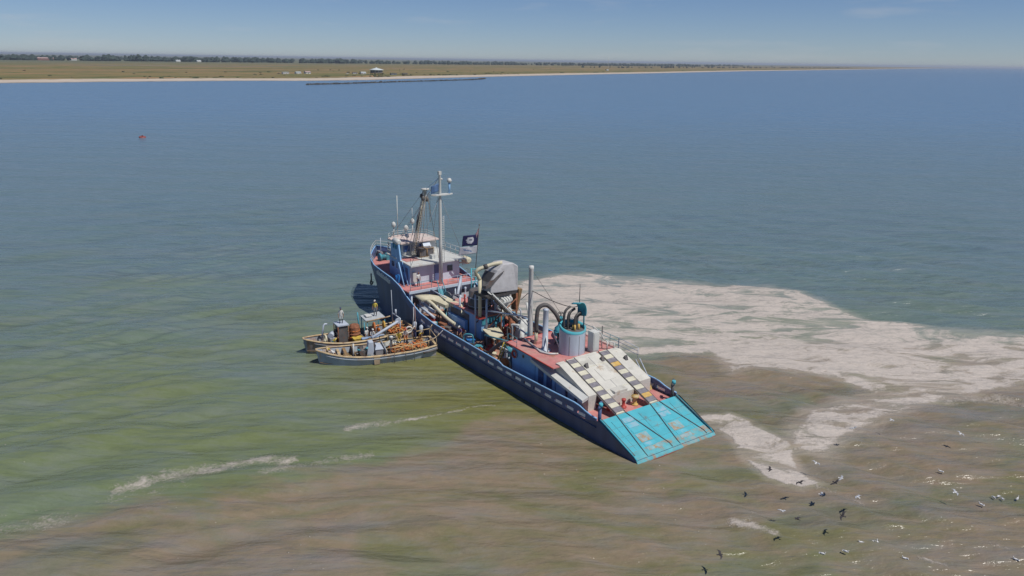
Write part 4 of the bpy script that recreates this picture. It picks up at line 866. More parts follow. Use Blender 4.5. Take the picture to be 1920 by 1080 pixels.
for x in (1.9, 3.5, 5.0): 
    wf = S('window_frame', MB().box(x - .42, x + .42, .06, .09, 5.75, 6.45, PWM), wht, fh); S('pane', MB().box(x - .36, x + .36, .09, .105, 5.8, 6.4, PWM), glass, wf)
S('port_door', MB().box(.5, 1.2, .06, .11, UD + .1, 6.5, PWM), navy_l, fh)
# wheelhouse
whs = S('wheelhouse_wall', MB().prism([(43.6, -2.7), (43.6, 1.95), (46.0, 1.95), (46.9, .9), (46.9, -1.6), (46.0, -2.7)], 7.10, 8.62, 'z'), wht, fh)
for y0, y1 in ((.9, 1.75), (-.1, .6), (-1.05, -.35), (-1.95, -1.3)): 
    S('window', MB().box(43.55, 43.6, y0, y1, 7.55, 8.3), mat('window_blue', (.06, .12, .28), .1, var=.05), whs)
for x0, x1 in ((43.9, 44.8), (45.0, 45.9)): S('window', MB().box(x0, x1, 1.95, 2.0, 7.6, 8.35), glass, whs)
for k in range(5):
    y = -1.5 + .48 * k; S('window', MB().box(46.9, 46.94, y, y + .42, 7.65, 8.35), glass, whs)
wr = S('wheelhouse_roof', MB().prism([(43.1, -3.0), (43.1, 2.35), (46.6, 2.35), (47.6, 1.2), (47.6, -1.8), (46.6, -3.0)], 8.62, 8.76, 'z'), mat('roof_pinkwhite', (0.60, 0.50, 0.46), .6, var=.08, scale=1.2, rust=.3, rustcol=(.5, .3, .26), dirt=.4, dirtcol=(.55, .52, .48)), fh)
rail('roof_rail', [(46.5, 2.25, 8.76), (47.5, 1.1, 8.76), (47.5, -1.7, 8.76), (46.5, -2.9, 8.76), (44.2, -2.9, 8.76)], .55, wht, fh, r=.025, mids=1, step=1.4)
for (x, y, h, r) in ((46.6, 1.45, 1.55, .27), (46.6, -.25, .95, .3), (46.5, -1.1, 1.75, .26)):
    st_ = S('dome_post', MB().tube([(x, y, 8.75), (x, y, 8.76 + h - .2)], .07, 6), wht, wr); S('satellite_dome', MB().lathe([(r * .5, -.25), (r, -.15), (r, .1), (r * .75, .3), (r * .15, .42)], (x, y, 8.76 + h), 12), wht, st_)
S('whip_aerial', MB().tube([(46.7, .85, 8.75), (46.7, .85, 13.9)], .05, 5), wht, wr)
S('whip_aerial', MB().tube([(46.5, -1.1, 10.6), (46.5, -1.1, 12.2)], .03, 5), wht, wr)
S('searchlight', MB().tube([(44.2, .9, 8.75), (44.2, .9, 9.2)], .05, 6).tube([(44.0, .9, 9.3), (44.4, .9, 9.35)], .2, 10), wht, wr)
# port bridge wing: sloping blue screen, liferaft canister, stair
S('wing_screen', MB().hull8([(43.0, 2.95, 8.9), (42.2, 2.95, 8.9), (42.2, 3.12, 8.9), (43.0, 3.12, 8.9)][::-1], [(42.2, 3.0, 4.7), (41.0, 3.05, 4.7), (41.0, 3.25, 4.7), (42.2, 3.2, 4.7)][::-1]), hblue, fh)
S('wing_screen', MB().hull8([(44.6, 2.3, 7.1), (43.0, 2.3, 7.1), (43.0, 3.0, 7.1), (44.6, 2.9, 7.1)], [(44.3, 2.85, 8.7), (42.9, 2.85, 8.8), (42.9, 3.05, 8.8), (44.3, 3.05, 8.7)]), hblue, fh)
lr = S('liferaft_canister', MB().tube([(42.2, 3.0, 9.15), (42.4, 3.0, 9.15), (43.7, 2.8, 9.1), (43.9, 2.8, 9.1)], [.2, .36, .36, .2], 12), wht, fh)
S('raft_cradle', MB().box(42.6, 42.7, 2.7, 3.3, 8.3, 8.9).box(43.4, 43.5, 2.55, 3.2, 8.3, 8.9), teal, lr)
S('bridge_ladder', MB().tube([(41.0, 3.25, 7.1), (39.2, 3.5, UD)], .07, 6).tube([(41.0, 3.75, 7.1), (39.2, 4.0, UD)], .07, 6), hblue, fh)
# white crates and dark generator cages on the bridge deck
for (x0, x1, y0, y1, z1) in ((41.6, 42.7, -1.35, -.45, 8.1), (41.6, 42.7, -.38, .55, 8.1)):
    g_ = S('generator', MB().box(x0 + .05, x1 - .05, y0 + .05, y1 - .05, 7.13, z1 - .05), mat('generator_grey', (.12, .11, .115), .7, var=.3, scale=4), fh)
    mbf = MB()
    for xx in (x0, x1):
        for yy_ in (y0, y1): mbf.tube([(xx, yy_, 7.1), (xx, yy_, z1)], .04, 5)
    for zz in (7.15, z1): mbf.tube([(x0, y0, zz), (x1, y0, zz), (x1, y1, zz), (x0, y1, zz), (x0, y0, zz)], .04, 5)
    S('generator_cage', mbf, wood, g_)
S('air_unit', MB().prism([(42.8, 7.1), (43.52, 7.1), (43.52, 8.5), (43.3, 8.5), (42.8, 7.9)], -1.7, -.7), hpale, fh)
S('vent_box', MB().box(40.2, 40.9, -.9, -.3, 7.1, 7.55), wht, fh)
rail('bridge_rail', [(38.7, -4.15, 7.1), (45.6, -3.85, 7.1)], 1.0, wht, fh, mids=1)
rail('bridge_rail', [(44.8, 2.9, 7.1), (45.7, 2.8, 7.1), (48.1, 1.5, 7.1), (48.1, -2.0, 7.1), (45.7, -3.8, 7.1)], 1.0, wht, fh, mids=1)
rf_ = S('liferaft_canister', MB().tube([(38.4, -4.35, 6.75), (38.5, -4.35, 6.75), (39.6, -4.35, 6.75), (39.7, -4.35, 6.75)], [.2, .42, .42, .2], 12), cream, fh); S('raft_cradle', MB().box(38.7, 38.8, -4.5, -3.6, 6.3, 6.5).box(39.3, 39.4, -4.5, -3.6, 6.3, 6.5), wht, rf_)
rail('deck_rail', [(37.05, 4.35, UD), (37.05, 1.6, UD)], .95, teal, fh, mids=1)
rail('deck_rail', [(37.05, -.6, UD), (37.05, -4.5, UD), (39.4, -4.55, UD)], .95, lav, fh, mids=1)
S('deck_stair', MB().tube([(37.1, .9, UD + .9), (35.0, .9, 2.2)], .05, 5).tube([(37.1, .2, UD + .9), (35.0, .2, 2.2)], .05, 5).hull8([(37.0, .2, UD - .1), (35.0, .2, 1.5), (35.0, .9, 1.5), (37.0, .9, UD - .1)], [(37.0, .2, UD), (35.0, .2, 1.6), (35.0, .9, 1.6), (37.0, .9, UD)]), teal, fh)
rail('bow_rail', [(47.5, 3.95, 5.6), (49.5, 3.35, 5.6), (51.6, 2.35, 5.65), (53.4, 1.2, 5.75), (54.7, .1, 5.9), (53.4, -1.2, 5.75), (51.6, -2.35, 5.65), (49.5, -3.35, 5.6)], .75, wht, fd, r=.03, mids=1)
ww = S('windlass', MB().tube([(51.6, -1.1, 5.1), (51.6, 1.1, 5.1)], .32, 12).box(51.3, 51.9, -.25, .25, UD, 5.5).tube([(51.6, -1.2, 5.1), (51.6, -.9, 5.1)], .5, 12).tube([(51.6, .9, 5.1), (51.6, 1.2, 5.1)], .5, 12), teal)
S('bow_roller', MB().box(53.2, 54.4, -.2, .2, UD, 5.3), gry, ww)
S('bow_light', MB().tube([(53.5, 0, UD), (53.5, 0, 7.2)], .05, 6), lav)

# ---- masts
ms = S('signal_mast', MB().lathe([(.24, 0), (.20, 5.0), (.17, 10.5), (.14, 12.9), (.16, 12.95), (.02, 13.1)], (38.0, -.2, UD), 12), wht)
S('crosstree', MB().add([(38.0 + .42 * math.cos(a) * (1 if abs(math.cos(a)) > .1 else .3), -.45 + 1.42 * math.sin(a), z) for z in (15.12, 15.24) for a in [6.283 * i / 18 for i in range(18)]], [tuple(range(17, -1, -1)), tuple(range(18, 36))] + [(i, (i + 1) % 18, (i + 1) % 18 + 18, i + 18) for i in range(18)]), wht, ms)
S('mast_light', MB().box(37.85, 38.15, -.35, -.0, 17.45, 17.85), wht, ms); S('mast_light', MB().tube([(38, -.5, 16.9), (38, -.3, 17.0)], .12, 8), wht, ms)
rd = S('radar_dome', MB().lathe([(.05, 0), (.26, .08), (.28, .3), (.18, .5), (.03, .55)], (38.0, -1.45, 16.45), 12), wht, ms); S('dome_post', MB().tube([(38.0, -1.45, 15.2), (38.0, -1.45, 16.5)], .12, 8), hblue, rd)
mbr = MB()
for k in range(26): mbr.tube([(38.0, -.38, 7.3 + .21 * k), (38.0, -.68, 7.3 + .21 * k)], .03, 4)
mbr.tube([(38.0, -.68, 7.2), (38.0, -.68, 12.7)], .025, 4)
S('mast_ladder', mbr, wht, ms)
for p in ((44.0, 2.2, 8.7), (44.0, -2.6, 8.7), (38.8, 3.3, 7.1), (38.8, -3.9, 7.1), (47.5, 0, 8.7)):
    S('mast_stay', MB().tube([(38.0, -.2, 15.1 if p[0] < 40 else 17.3), p], .022, 4), gry, ms)
# lattice boom with ladder
A0, A1 = Vector((42.9, .75, 7.1)), Vector((41.2, -.05, 15.3)); bo = empty('lattice_boom', parent=ship)
ax = (A1 - A0).normalized(); u_ = ax.cross(Vector((0, 1, 0))).normalized(); v_ = ax.cross(u_)
for i, (a, c) in enumerate(((1, 1), (1, -1), (-1, -1), (-1, 1))):
    S('chord', MB().tube([tuple(A0 + u_ * a * .26 + v_ * c * .26), tuple(A1 + u_ * a * .16 + v_ * c * .16)], .04, 5), [wht, chk_w, wht, chk_y][i], bo)
mbl = MB()
for k in range(26):
    f0, f1 = k / 26, (k + 1) / 26; p, q = A0.lerp(A1, f0), A0.lerp(A1, f1); w0, w1 = .26 - .10 * f0, .26 - .10 * f1
    for (a, c), (b2, d2) in (((1, 1), (1, -1)), ((-1, -1), (-1, 1)), ((1, -1), (-1, -1)), ((-1, 1), (1, 1))):
        mbl.tube([tuple(p + u_ * a * w0 + v_ * c * w0), tuple(q + u_ * b2 * w1 + v_ * d2 * w1)], .02, 4)
        mbl.tube([tuple(p + u_ * a * w0 + v_ * c * w0), tuple(p + u_ * b2 * w0 + v_ * d2 * w0)], .02, 4)
S('lacing', mbl, mat('boom_pale', (0.56, 0.48, 0.40), 0.6, var=0.2, scale=2), bo)
S('boom_head', MB().lathe([(.45, 0), (.5, .06), (.5, .16), (.1, .2)], tuple(A1), 14), wht, bo)
for k, (dx_, dy_) in enumerate(((.35, .3), (-.3, .45), (.1, -.3))): S('block', MB().ball((A1.x + dx_, A1.y + dy_, A1.z - .75 - .2 * k), .2, 6, sz=1.5), dk, bo)
S('topping_wire', MB().tube([tuple(A1), (38.0, -.2, 17.2)], .03, 4).tube([tuple(A1), (38.0, .3, 15.2)], .03, 4), hblue, bo)
mbn = MB()
for k in range(22):
    f = k / 22; p, q = Vector((41.0, -.1, 14.9)).lerp(Vector((38.9, .45, 9.2)), f * .55), Vector((38.6, .5, 15.1)).lerp(Vector((38.5, .8, 9.0)), f * .55)
    mbn.tube([tuple(p.lerp(q, .25)), tuple(p.lerp(q, .75))], .02, 4)
S('rope_ladder', mbn, wood, bo)
for (q, w) in (((41.0, .2, 14.6), (42.0, 2.4, 7.1)), ((41.0, 0, 14.6), (40.5, 1.0, 7.1)), ((40.9, -.2, 14.6), (39.6, -.9, 7.1)), ((41.2, .1, 15.2), (46.0, 2.4, 8.76)), ((41.2, -.1, 15.2), (45.0, -2.4, 8.76))):
    S('boom_fall', MB().tube([q, w], .022, 4), gry if w[0] > 41 else wood, bo)
S('boom_block', MB().tube([(42.3, .55, 10.3), (42.0, .4, 12.0), (41.7, .2, 13.2)], [.12, .26, .1], 8), dk, bo)

# flagstaff on the starboard quarter of the forecastle
fs_ = S('flagstaff', MB().tube([(37.3, -4.45, UD), (36.75, -4.75, 11.4)], .04, 6), dk)
S('ensign_staff_truck', MB().ball((36.75, -4.75, 11.42), .08, 6), dk, fs_)

# ------------------------------------------------------------------ people
skin_m = mat('skin', (0.34, 0.19, 0.13), 0.6, var=0.06, scale=8)
hair_m = mat('hair_dark', (0.03, 0.022, 0.018), 0.7, var=0.1)
boot_m = mat('boots', (0.03, 0.03, 0.032), 0.5, var=0.1)
CL = {'white': (0.62, 0.62, 0.60), 'orange': (0.62, 0.20, 0.04), 'yellow': (0.58, 0.46, 0.08), 'navy': (0.05, 0.06, 0.13), 'purple': (0.13, 0.10, 0.22), 'red': (0.42, 0.07, 0.06), 'grey': (0.25, 0.26, 0.28), 'teal': (0.05, 0.22, 0.24), 'brown': (0.22, 0.12, 0.07)}
def cloth(c): return mat('cloth_' + c, CL[c], 0.8, var=0.15, scale=6, bump=0.2)
POSE = {}
def pose_mesh(kind):
    if kind in POSE: return POSE[kind]
    lean = {'stand': .06, 'work': .35, 'bend': .95, 'reach': .05, 'walk': .12}[kind]
    ca, sa = math.cos(lean), math.sin(lean)
    hip = Vector((0, 0, .93 if kind != 'bend' else .86))
    def T(x, y, z): return hip + Vector((x * ca + z * sa, y, z * ca - x * sa))      # torso frame, z measured from the hip
    V = []; E_ = []; Rr = []; Tg = []
    def add(p, r, par, t):
        V.append(tuple(p)); Rr.append(r); Tg.append(t)
        if par is not None: E_.append((par, len(V) - 1))
        return len(V) - 1
    pel = add(hip, (.155, .12), None, 'leg')
    wa = add(T(0, 0, .16), (.15, .115), pel, 'shirt'); ch = add(T(.01, 0, .38), (.175, .125), wa, 'shirt'); nk0 = add(T(0, 0, .52), (.10, .085), ch, 'shirt')
    nk = add(T(.01, 0, .585), (.058, .058), nk0, 'skin')
    hl = lean * .5; hc = T(.02, 0, .60)
    def Hd(x, z): return hc + Vector((x * math.cos(hl) + z * math.sin(hl), 0, z * math.cos(hl) - x * math.sin(hl)))
    h1 = add(Hd(.025, .06), (.072, .078), nk, 'skin'); h2 = add(Hd(.02, .13), (.082, .096), h1, 'skin'); h3 = add(Hd(.005, .20), (.075, .082), h2, 'hair'); add(Hd(-.005, .235), (.035, .04), h3, 'hair')
    add(Hd(.118, .115), (.014, .018), h2, 'skin')
    for s in (1, -1): 
        e = add(Hd(0, .125) + Vector((0, s * .088, 0)), (.012, .02), h2, 'skin')
    arms = {'stand': ((.03, .06, -.29), (.10, .05, -.54)), 'work': ((.16, .03, -.24), (.40, -.05, -.30)), 'bend': ((.10, .02, -.27), (.30, -.03, -.46)), 'reach': ((.16, .06, .10), (.28, .02, .36)), 'walk': ((.10, .06, -.28), (.24, .03, -.48))}[kind]
    for s in (1, -1):
        f = 1 if (s > 0 or kind not in ('walk',)) else -1
        if kind == 'reach' and s < 0: el_, wr_ = (.03, .08, -.28), (.16, .05, -.50)
        else: el_, wr_ = arms
        sh = add(T(0, s * .19, .46), (.068, .068), ch, 'shirt')
        el = add(T(el_[0] * f, s * (.21 + el_[1]), .46 + el_[2]), (.048, .048), sh, 'shirt')
        wr = add(T(wr_[0] * f, s * (.21 + wr_[1]), .46 + wr_[2]), (.032, .03), el, 'skin')
        d = (Vector(V[wr]) - Vector(V[el])).normalized(); side = Vector((0, s, 0)); side = (side - d * side.dot(d)).normalized(); nrm = d.cross(side)
        pm_ = add(Vector(V[wr]) + d * .075, (.04, .024), wr, 'skin')
        for k, ln in enumerate((.065, .078, .072, .055)):
            b0 = Vector(V[pm_]) + d * .02 + side * (.03 - .02 * k); f1 = add(b0 + d * .02, (.0095, .0095), pm_, 'skin'); f2 = add(b0 + d * (.02 + ln * .55) - nrm * s * .008, (.009, .009), f1, 'skin'); add(b0 + d * (.015 + ln * .9) - nrm * s * .03, (.008, .008), f2, 'skin')
        t1 = add(Vector(V[wr]) + d * .035 + side * .035, (.012, .012), wr, 'skin'); add(Vector(V[t1]) + d * .045 + side * .02, (.010, .010), t1, 'skin')
        lx = {'stand': (.02, .0), 'work': (.08, -.05), 'bend': (.06, -.12), 'reach': (.03, -.02), 'walk': (.22 * s, .20 * s)}[kind]
        th = add(hip + Vector((0, s * .10, -.06)), (.098, .098), pel, 'leg')
        kn = add((lx[0], s * .12, .49), (.068, .07), th, 'leg'); an_ = add((lx[1], s * .125, .09), (.048, .05), kn, 'boot')
        add((lx[1] + .16, s * .14, .045), (.046, .042), an_, 'boot')
    me = bpy.data.meshes.new('person_' + kind); me.from_pydata(V, E_, [])
    o = bpy.data.objects.new('person_tmp', me); COL.objects.link(o)
    md = o.modifiers.new('skin', 'SKIN'); md.branch_smoothing = .3
    sv = me.skin_vertices[0].data
    for i, r in enumerate(Rr): sv[i].radius = r; sv[i].use_root = (i == 0)
    sb = o.modifiers.new('sub', 'SUBSURF'); sb.levels = 1
    dg = bpy.context.evaluated_depsgraph_get(); dg.update()
    out = bpy.data.meshes.new_from_object(o.evaluated_get(dg)); bpy.data.objects.remove(o)
    names = ['shirt', 'leg', 'skin', 'hair', 'boot']; segs = [(Vector(V[a]), Vector(V[c]), Tg[c]) for a, c in E_]
    out.materials.clear()
    for _ in names: out.materials.append(None)
    for p in out.polygons:
        c = p.center; best = None
        for a, d, tg in segs:
            ab = d - a; t_ = max(0, min(1, (c - a).dot(ab) / max(ab.length_squared, 1e-9))); q = (c - a - ab * t_).length
            if best is None or q < best[0]: best = (q, tg)
        p.material_index = names.index(best[1]); p.use_smooth = True
    POSE[kind] = (out, Hd(.02, .205), hl); return POSE[kind]
def person(world_loc, rz, kind, shirt, leg, cap, label, group=None):
    base, hp_, hl = pose_mesh(kind); me = base.copy()
    for i, m_ in enumerate((cloth(shirt), cloth(leg), skin_m, hair_m, boot_m)): me.materials[i] = m_
    o = bpy.data.objects.new('person', me); COL.objects.link(o); o.location = world_loc; o.rotation_euler = (0, 0, rz); tag(o, label, 'person', group)
    if cap:
        c = MB().lathe([(.100, -.03), (.104, .02), (.085, .065), (.02, .085)], (hp_.x - .005, 0, hp_.z), 12).prism([(hp_.x + .07, hp_.z - .012), (hp_.x + .185, hp_.z - .03), (hp_.x + .185, hp_.z - .022), (hp_.x + .07, hp_.z + .004)], -.07, .07)
        c.build('cap', cloth(cap), o)
    return o

# ------------------------------------------------------------------ purse boats
alu = mat('boat_alloy', (0.35, 0.40, 0.46), 0.45, var=0.16, scale=0.9, rust=0.42, rustcol=(0.36, 0.24, 0.15), dirt=0.4, dirtcol=(0.40, 0.40, 0.42), streak=True)
alu2 = mat('boat_alloy_far', (0.26, 0.28, 0.31), 0.5, var=0.16, scale=0.9, rust=0.55, rustcol=(0.26, 0.15, 0.10), dirt=0.35, dirtcol=(0.20, 0.19, 0.19), streak=True)
tan = mat('gunwale_tan', (0.50, 0.38, 0.22), 0.65, var=0.2, scale=2, dirt=0.55, dirtcol=(0.32, 0.26, 0.20), rust=0.42)
sole = mat('boat_sole', (0.22, 0.15, 0.075), 0.85, var=0.3, scale=2, dirt=0.5, dirtcol=(0.09, 0.075, 0.06))
cork = mat('net_cork', (0.50, 0.17, 0.05), 0.7, var=0.35, scale=7, dirt=0.45, dirtcol=(0.30, 0.10, 0.05))
netm = mat('net_twine', (0.12, 0.085, 0.065), 0.95, var=0.4, scale=6)
rope = mat('rope_ochre', (0.48, 0.34, 0.14), 0.85, var=0.25, scale=6)
LB = 6.1; BB = 1.95
def bw_(t):   # half-breadth along the boat, t from stern -1 to bow 1
    return BB * (1 - max(0, (t - .05) / .95) ** 2.3) ** .75 * (1 - .26 * max(0, (-t - .5) / .5) ** 2)
def bz_(t): return 0.98 + .72 * max(0, t) ** 2.2 + .28 * max(0, -t) ** 2
def hull_boat(parent, hm, gm):
    T_ = [-1 + 2 * i / 40 for i in range(41)]; T_[-1] = .996
    def ring(t, f):  # f 0 keel .. 1 gunwale
        z = -.55 + (bz_(t) + .55) * f; hw = bw_(t) * (.72 + .28 * f ** .6) * (1 if f > 0 else .4)
        x = LB * t + (.35 * (1 - f) * (-1 if t > .6 else 0)) * max(0, t - .6) / .4
        return x, hw, z
    mb = MB()
    for s in (1, -1): mb.grid([[(x, s * hw, z) for x, hw, z in (ring(t, f) for f in (0, .2, .4, .6, .8, 1))] for t in T_])
    x0 = [ring(-1, f) for f in (0, .2, .4, .6, .8, 1)]
    mb.grid([[(x, s * hw, z) for x, hw, z in x0] for s in (1, 0, -1)])
    hull_ = mb.build('hull', hm, parent)
    mb = MB()
    for s in (1, -1): mb.grid([[(x, s * max(hw - .10, .01), z) for x, hw, z in (ring(t, f) for f in (.58, .8, .995))] for t in T_])
    mb.build('inner_skin', gm, parent)
    g = MB()
    for s in (1, -1):
        P = [[(LB * t + (.06 if t > .9 else 0), s * max(bw_(t) + o, .0), bz_(t) + dz) for o, dz in ((.07, -.05), (.07, .06), (-.16, .06), (-.16, -.05), (.07, -.05))] for t in T_]
        g.grid(P)
    g.box(-LB - .08, -LB + .16, -bw_(-1), bw_(-1), bz_(-1) - .05, bz_(-1) + .055)
    g.build('gunwale', tan, parent)
    so = [(LB * t, max(bw_(t) * .86, .02)) for t in T_ if t < .97]
    MB().prism(so + [(x, -y) for x, y in reversed(so)], .30, .36, 'z').build('sole', sole, parent)
    fd_ = [(LB * t, max(bw_(t) - .12, .01)) for t in T_ if t > .72]
    MB().prism(fd_ + [(x, -y) for x, y in reversed(fd_)], 1.12, 1.18, 'z').build('foredeck', gm, parent)
    MB().tube([(LB * t, bw_(t) + .02, bz_(t) - .28) for t in T_[:-3]], .05, 5).tube([(LB * t, -bw_(t) - .02, bz_(t) - .28) for t in T_[:-3]], .05, 5).build('rub_rail', gm, parent)
    return hull_
def B(name, mb, m_, p, **k): return mb.build(name, m_, p, **k)

nb_loc = (-14.05, 75.35); nb_rz = R(200.2)
nb = empty('purse_boat', (*nb_loc, -.05), nb_rz); tag(nb, 'open pale blue-grey purse boat with a tan gunwale and orange corks in its stern', 'boat', 'purse boats alongside')
hull_boat(nb, alu, alu)
NBM = Matrix.Translation((*nb_loc, -.05)) @ Matrix.Rotation(nb_rz, 4, 'Z')
# stern net bay with a pipe rail
r1 = MB()
for s in (1, -1):
    r1.tube([(LB * t, s * (bw_(t) - .02), bz_(t) + .72 + .16 * max(0, -t - .8) / .2) for t in np.linspace(-1, -.12, 14)], .045, 6)
    for t in np.linspace(-1, -.12, 7): r1.tube([(LB * t, s * (bw_(t) - .02), bz_(t)), (LB * t, s * (bw_(t) - .02), bz_(t) + .73 + .16 * max(0, -t - .8) / .2)], .04, 5)
r1.tube([(-LB, y, bz_(-1) + .88 + .25 * (1 - abs(y) / 1.5) * 0) for y in (bw_(-1), 0, -bw_(-1))], .045, 6)
r1.tube([(-LB, bw_(-1), bz_(-1) + .85), (-LB - .3, bw_(-1) + .05, bz_(-1) + 1.3)], .05, 6).tube([(-LB, -bw_(-1), bz_(-1) + .85), (-LB - .3, -bw_(-1) - .05, bz_(-1) + 1.3)], .05, 6)
B('net_rail', r1, tan, nb)
B('bulkhead', MB().box(-.9, -.82, -1.7, 1.7, .36, 1.25), alu, nb)
B('bulkhead', MB().box(2.3, 2.38, -1.6, 1.6, .36, 1.15), sole, nb)
B('thwart', MB().box(3.0, 3.3, -1.45, 1.45, .95, 1.02), wood, nb); B('thwart', MB().box(3.7, 3.95, -1.3, 1.3, .98, 1.05), tan, nb)
co = B('engine_console', MB().hull8([(.25, -.55, .36), (1.05, -.55, .36), (1.05, .35, .36), (.25, .35, .36)], [(.3, -.5, 1.95), (.8, -.5, 1.95), (.8, .3, 1.95), (.3, .3, 1.95)]), lav, nb, bevel=.05)
B('console_panel', MB().box(.22, .28, -.4, .2, 1.2, 1.75), dk, co)
B('engine_box', MB().box(-.65, .15, -.7, .55, .36, 1.15), gry, nb, bevel=.06)
B('engine_hood', MB().hull8([(-.7, -.75, 1.15), (.2, -.75, 1.15), (.2, .6, 1.15), (-.7, .6, 1.15)], [(-.5, -.5, 1.5), (.05, -.5, 1.55), (.05, .4, 1.55), (-.5, .4, 1.5)]), lav, nb)
dv = B('purse_davit', MB().lathe([(.16, 0), (.13, 1.9), (.2, 1.95), (.2, 2.1), (.05, 2.15)], (-1.5, .55, .36), 10), wht, nb)
B('davit_block', MB().ball((-1.5, .8, 2.2), .16, 6), dk, dv); B('davit_foot', MB().box(-1.75, -1.25, .3, .8, .36, .5), gry, dv)
B('mast_pole', MB().tube([(2.55, 1.35, .9), (2.5, 1.3, 2.35)], .075, 6), wht, nb)
B('fore_post', MB().tube([(5.0, .2, 1.15), (5.0, .2, 1.95)], .11, 8).tube([(5.0, -.25, 1.7), (5.0, .6, 1.7)], .07, 6), tan, nb)
B('whip_aerial', MB().tube([(-4.6, -1.5, 1.0), (-4.5, -1.4, 5.2)], .03, 5), mat('aerial_pink', (.5, .3, .26), .5), nb)
B('power_winch', MB().tube([(1.5, -1.0, .95), (1.5, .6, .95)], .28, 10).box(1.2, 1.8, -.9, -.75, .36, 1.2).box(1.2, 1.8, .35, .5, .36, 1.2), dk, nb)
B('winch_cover', MB().tube([(1.15, -.2, 1.0), (1.0, .6, 1.5)], .12, 6).tube([(1.6, .2, 1.1), (2.0, .7, 1.45)], .09, 6), teal, nb)
bmn = B('long_boom', MB().tube([(.3, -.6, 2.1), (-2.4, -2.35, 2.75), (-2.9, -2.65, 2.9)], .15, 8), lav, nb); B('boom_sheave', MB().tube([(-2.9, -2.75, 2.95), (-2.9, -2.55, 2.95)], .3, 10), lav, bmn)
B('rust_streak_plate', MB().hull8([(.0, bw_(0) - .02, .1), (.55, bw_(.09) - .02, .1), (.55, bw_(.09) + .035, .1), (.0, bw_(0) + .03, .1)], [(-.05, bw_(0) - .02, .93), (.6, bw_(.1) - .02, .93), (.6, bw_(.1) + .05, .93), (-.05, bw_(0) + .05, .93)]), mat('rust_plate', (.38, .29, .2), .7, var=.2, scale=3, rust=.3), nb)
for x in (-1.5, -2.7, -3.6): B('fender_line', MB().tube([(x, bw_(x / LB) + .07, 1.1), (x, bw_(x / LB) + .09, -.05)], .03, 5), dk, nb)
B('stern_rub_bar', MB().tube([(-4.6, bw_(-.75) + .08, .75), (-5.6, bw_(-.92) + .1, .8), (-6.15, bw_(-1) + .05, .9), (-6.25, .6, .95)], .1, 6), dk, nb)

# seine net with its cork line, heaped in a stern
rr = random.Random(11)
def net_heap(M, x0, x1, w, label, hgt, n_c):
    e = empty('seine_net', M.translation, M.to_euler().z); tag(e, label, 'net')
    P = []
    for i in range(15):
        x = x0 + (x1 - x0) * i / 14; row = []
        for j in range(11):
            y = -w + 2 * w * j / 10; edge = min(1, min(i, 14 - i) / 2, min(j, 10 - j) / 1.5 + .12)
            row.append((x, y, .42 + hgt * edge * (.7 + .6 * mnoise.noise(Vector((x * .9, y * .9, hgt * 7)))) ))
        P.append(row)
    h_ = MB().grid(P).build('twine_heap', netm, e)
    mbc = MB()
    for s in range(n_c):
        t = s / n_c; x = x0 + .3 + (x1 - x0 - .6) * rr.random(); y = rr.uniform(-w * .85, w * .85)
        i = min(13, int((x - x0) / (x1 - x0) * 14)); j = min(9, int((y + w) / (2 * w) * 10)); z = P[i][j][2] + .05
        a = rr.uniform(0, 3.14); ln = .085
        mbc.tube([(x - ln * math.cos(a), y - ln * math.sin(a), z), (x + ln * math.cos(a), y + ln * math.sin(a), z + rr.uniform(-.03, .05))], .065, 6)
    c_ = mbc.build('cork_floats', cork, e); c_['kind'] = 'stuff'
    mbo = MB()
    for k in range(5):
        y = -w * .8 + w * .4 * k; mbo.tube(spline([(x0 + .4 + (x1 - x0 - .8) * q / 6, y + .3 * math.sin(q * 2 + k), .5 + hgt * (.9 + .3 * math.sin(q + k))) for q in range(7)], 4), .04, 5)
    mbo.build('cork_line', rope, e)
    return e
net_heap(NBM, -5.7, -1.1, 1.45, 'heap of dark seine net with orange cork floats filling the near purse boat\'s stern', .75, 520)

fb_loc = (-16.7, 79.55); fb_rz = R(211)
fb = empty('purse_boat', (*fb_loc, -.05), fb_rz); tag(fb, 'rusty grey purse boat with a dark standing tower and a grey canopy', 'boat', 'purse boats alongside')
hull_boat(fb, alu2, alu2)
FBM = Matrix.Translation((*fb_loc, -.05)) @ Matrix.Rotation(fb_rz, 4, 'Z')
tw = B('standing_tower', MB().box(1.35, 2.35, -.65, .55, .36, 2.55), dk, fb)
B('tower_top', MB().box(1.25, 2.5, -.8, .7, 2.55, 2.68), lav, tw)
for (x, y) in ((1.3, -.75), (2.45, -.75), (1.3, .65), (2.45, .65)): B('tower_post', MB().tube([(x, y, .36), (x, y, 2.6)], .05, 6), rusty, tw)
rw = B('rusty_winch_tower', MB().lathe([(.62, 0), (.66, .5), (.55, .9), (.6, 1.6), (.5, 2.05), (.2, 2.15)], (.55, .35, .36), 9), rusty, fb)
for k in range(5): B('chain_coil', MB().torus((.55, .35, .7 + .36 * k), .62 - .03 * k, .09, 'z', 12, 5), orange if k % 2 else rusty, rw)
cn = empty('canopy', parent=fb)
B('roof', MB().hull8([(-2.9, -1.25, 2.82), (-.7, -1.15, 2.7), (-.7, .75, 2.6), (-2.9, .8, 2.75)], [(-2.9, -1.25, 2.92), (-.7, -1.15, 2.8), (-.7, .75, 2.7), (-2.9, .8, 2.85)]), mat('canopy_grey', (.40, .43, .45), .6, var=.1, scale=2, dirt=.3), cn)
B('roof_edge', MB().tube([(-.7, .78, 2.68), (-2.9, .83, 2.83), (-3.4, .85, 2.9)], .07, 6), tan, cn)
B('roof_hatch', MB().box(-1.7, -1.0, -.9, -.1, 2.82, 3.0), wht, cn, bevel=.05)
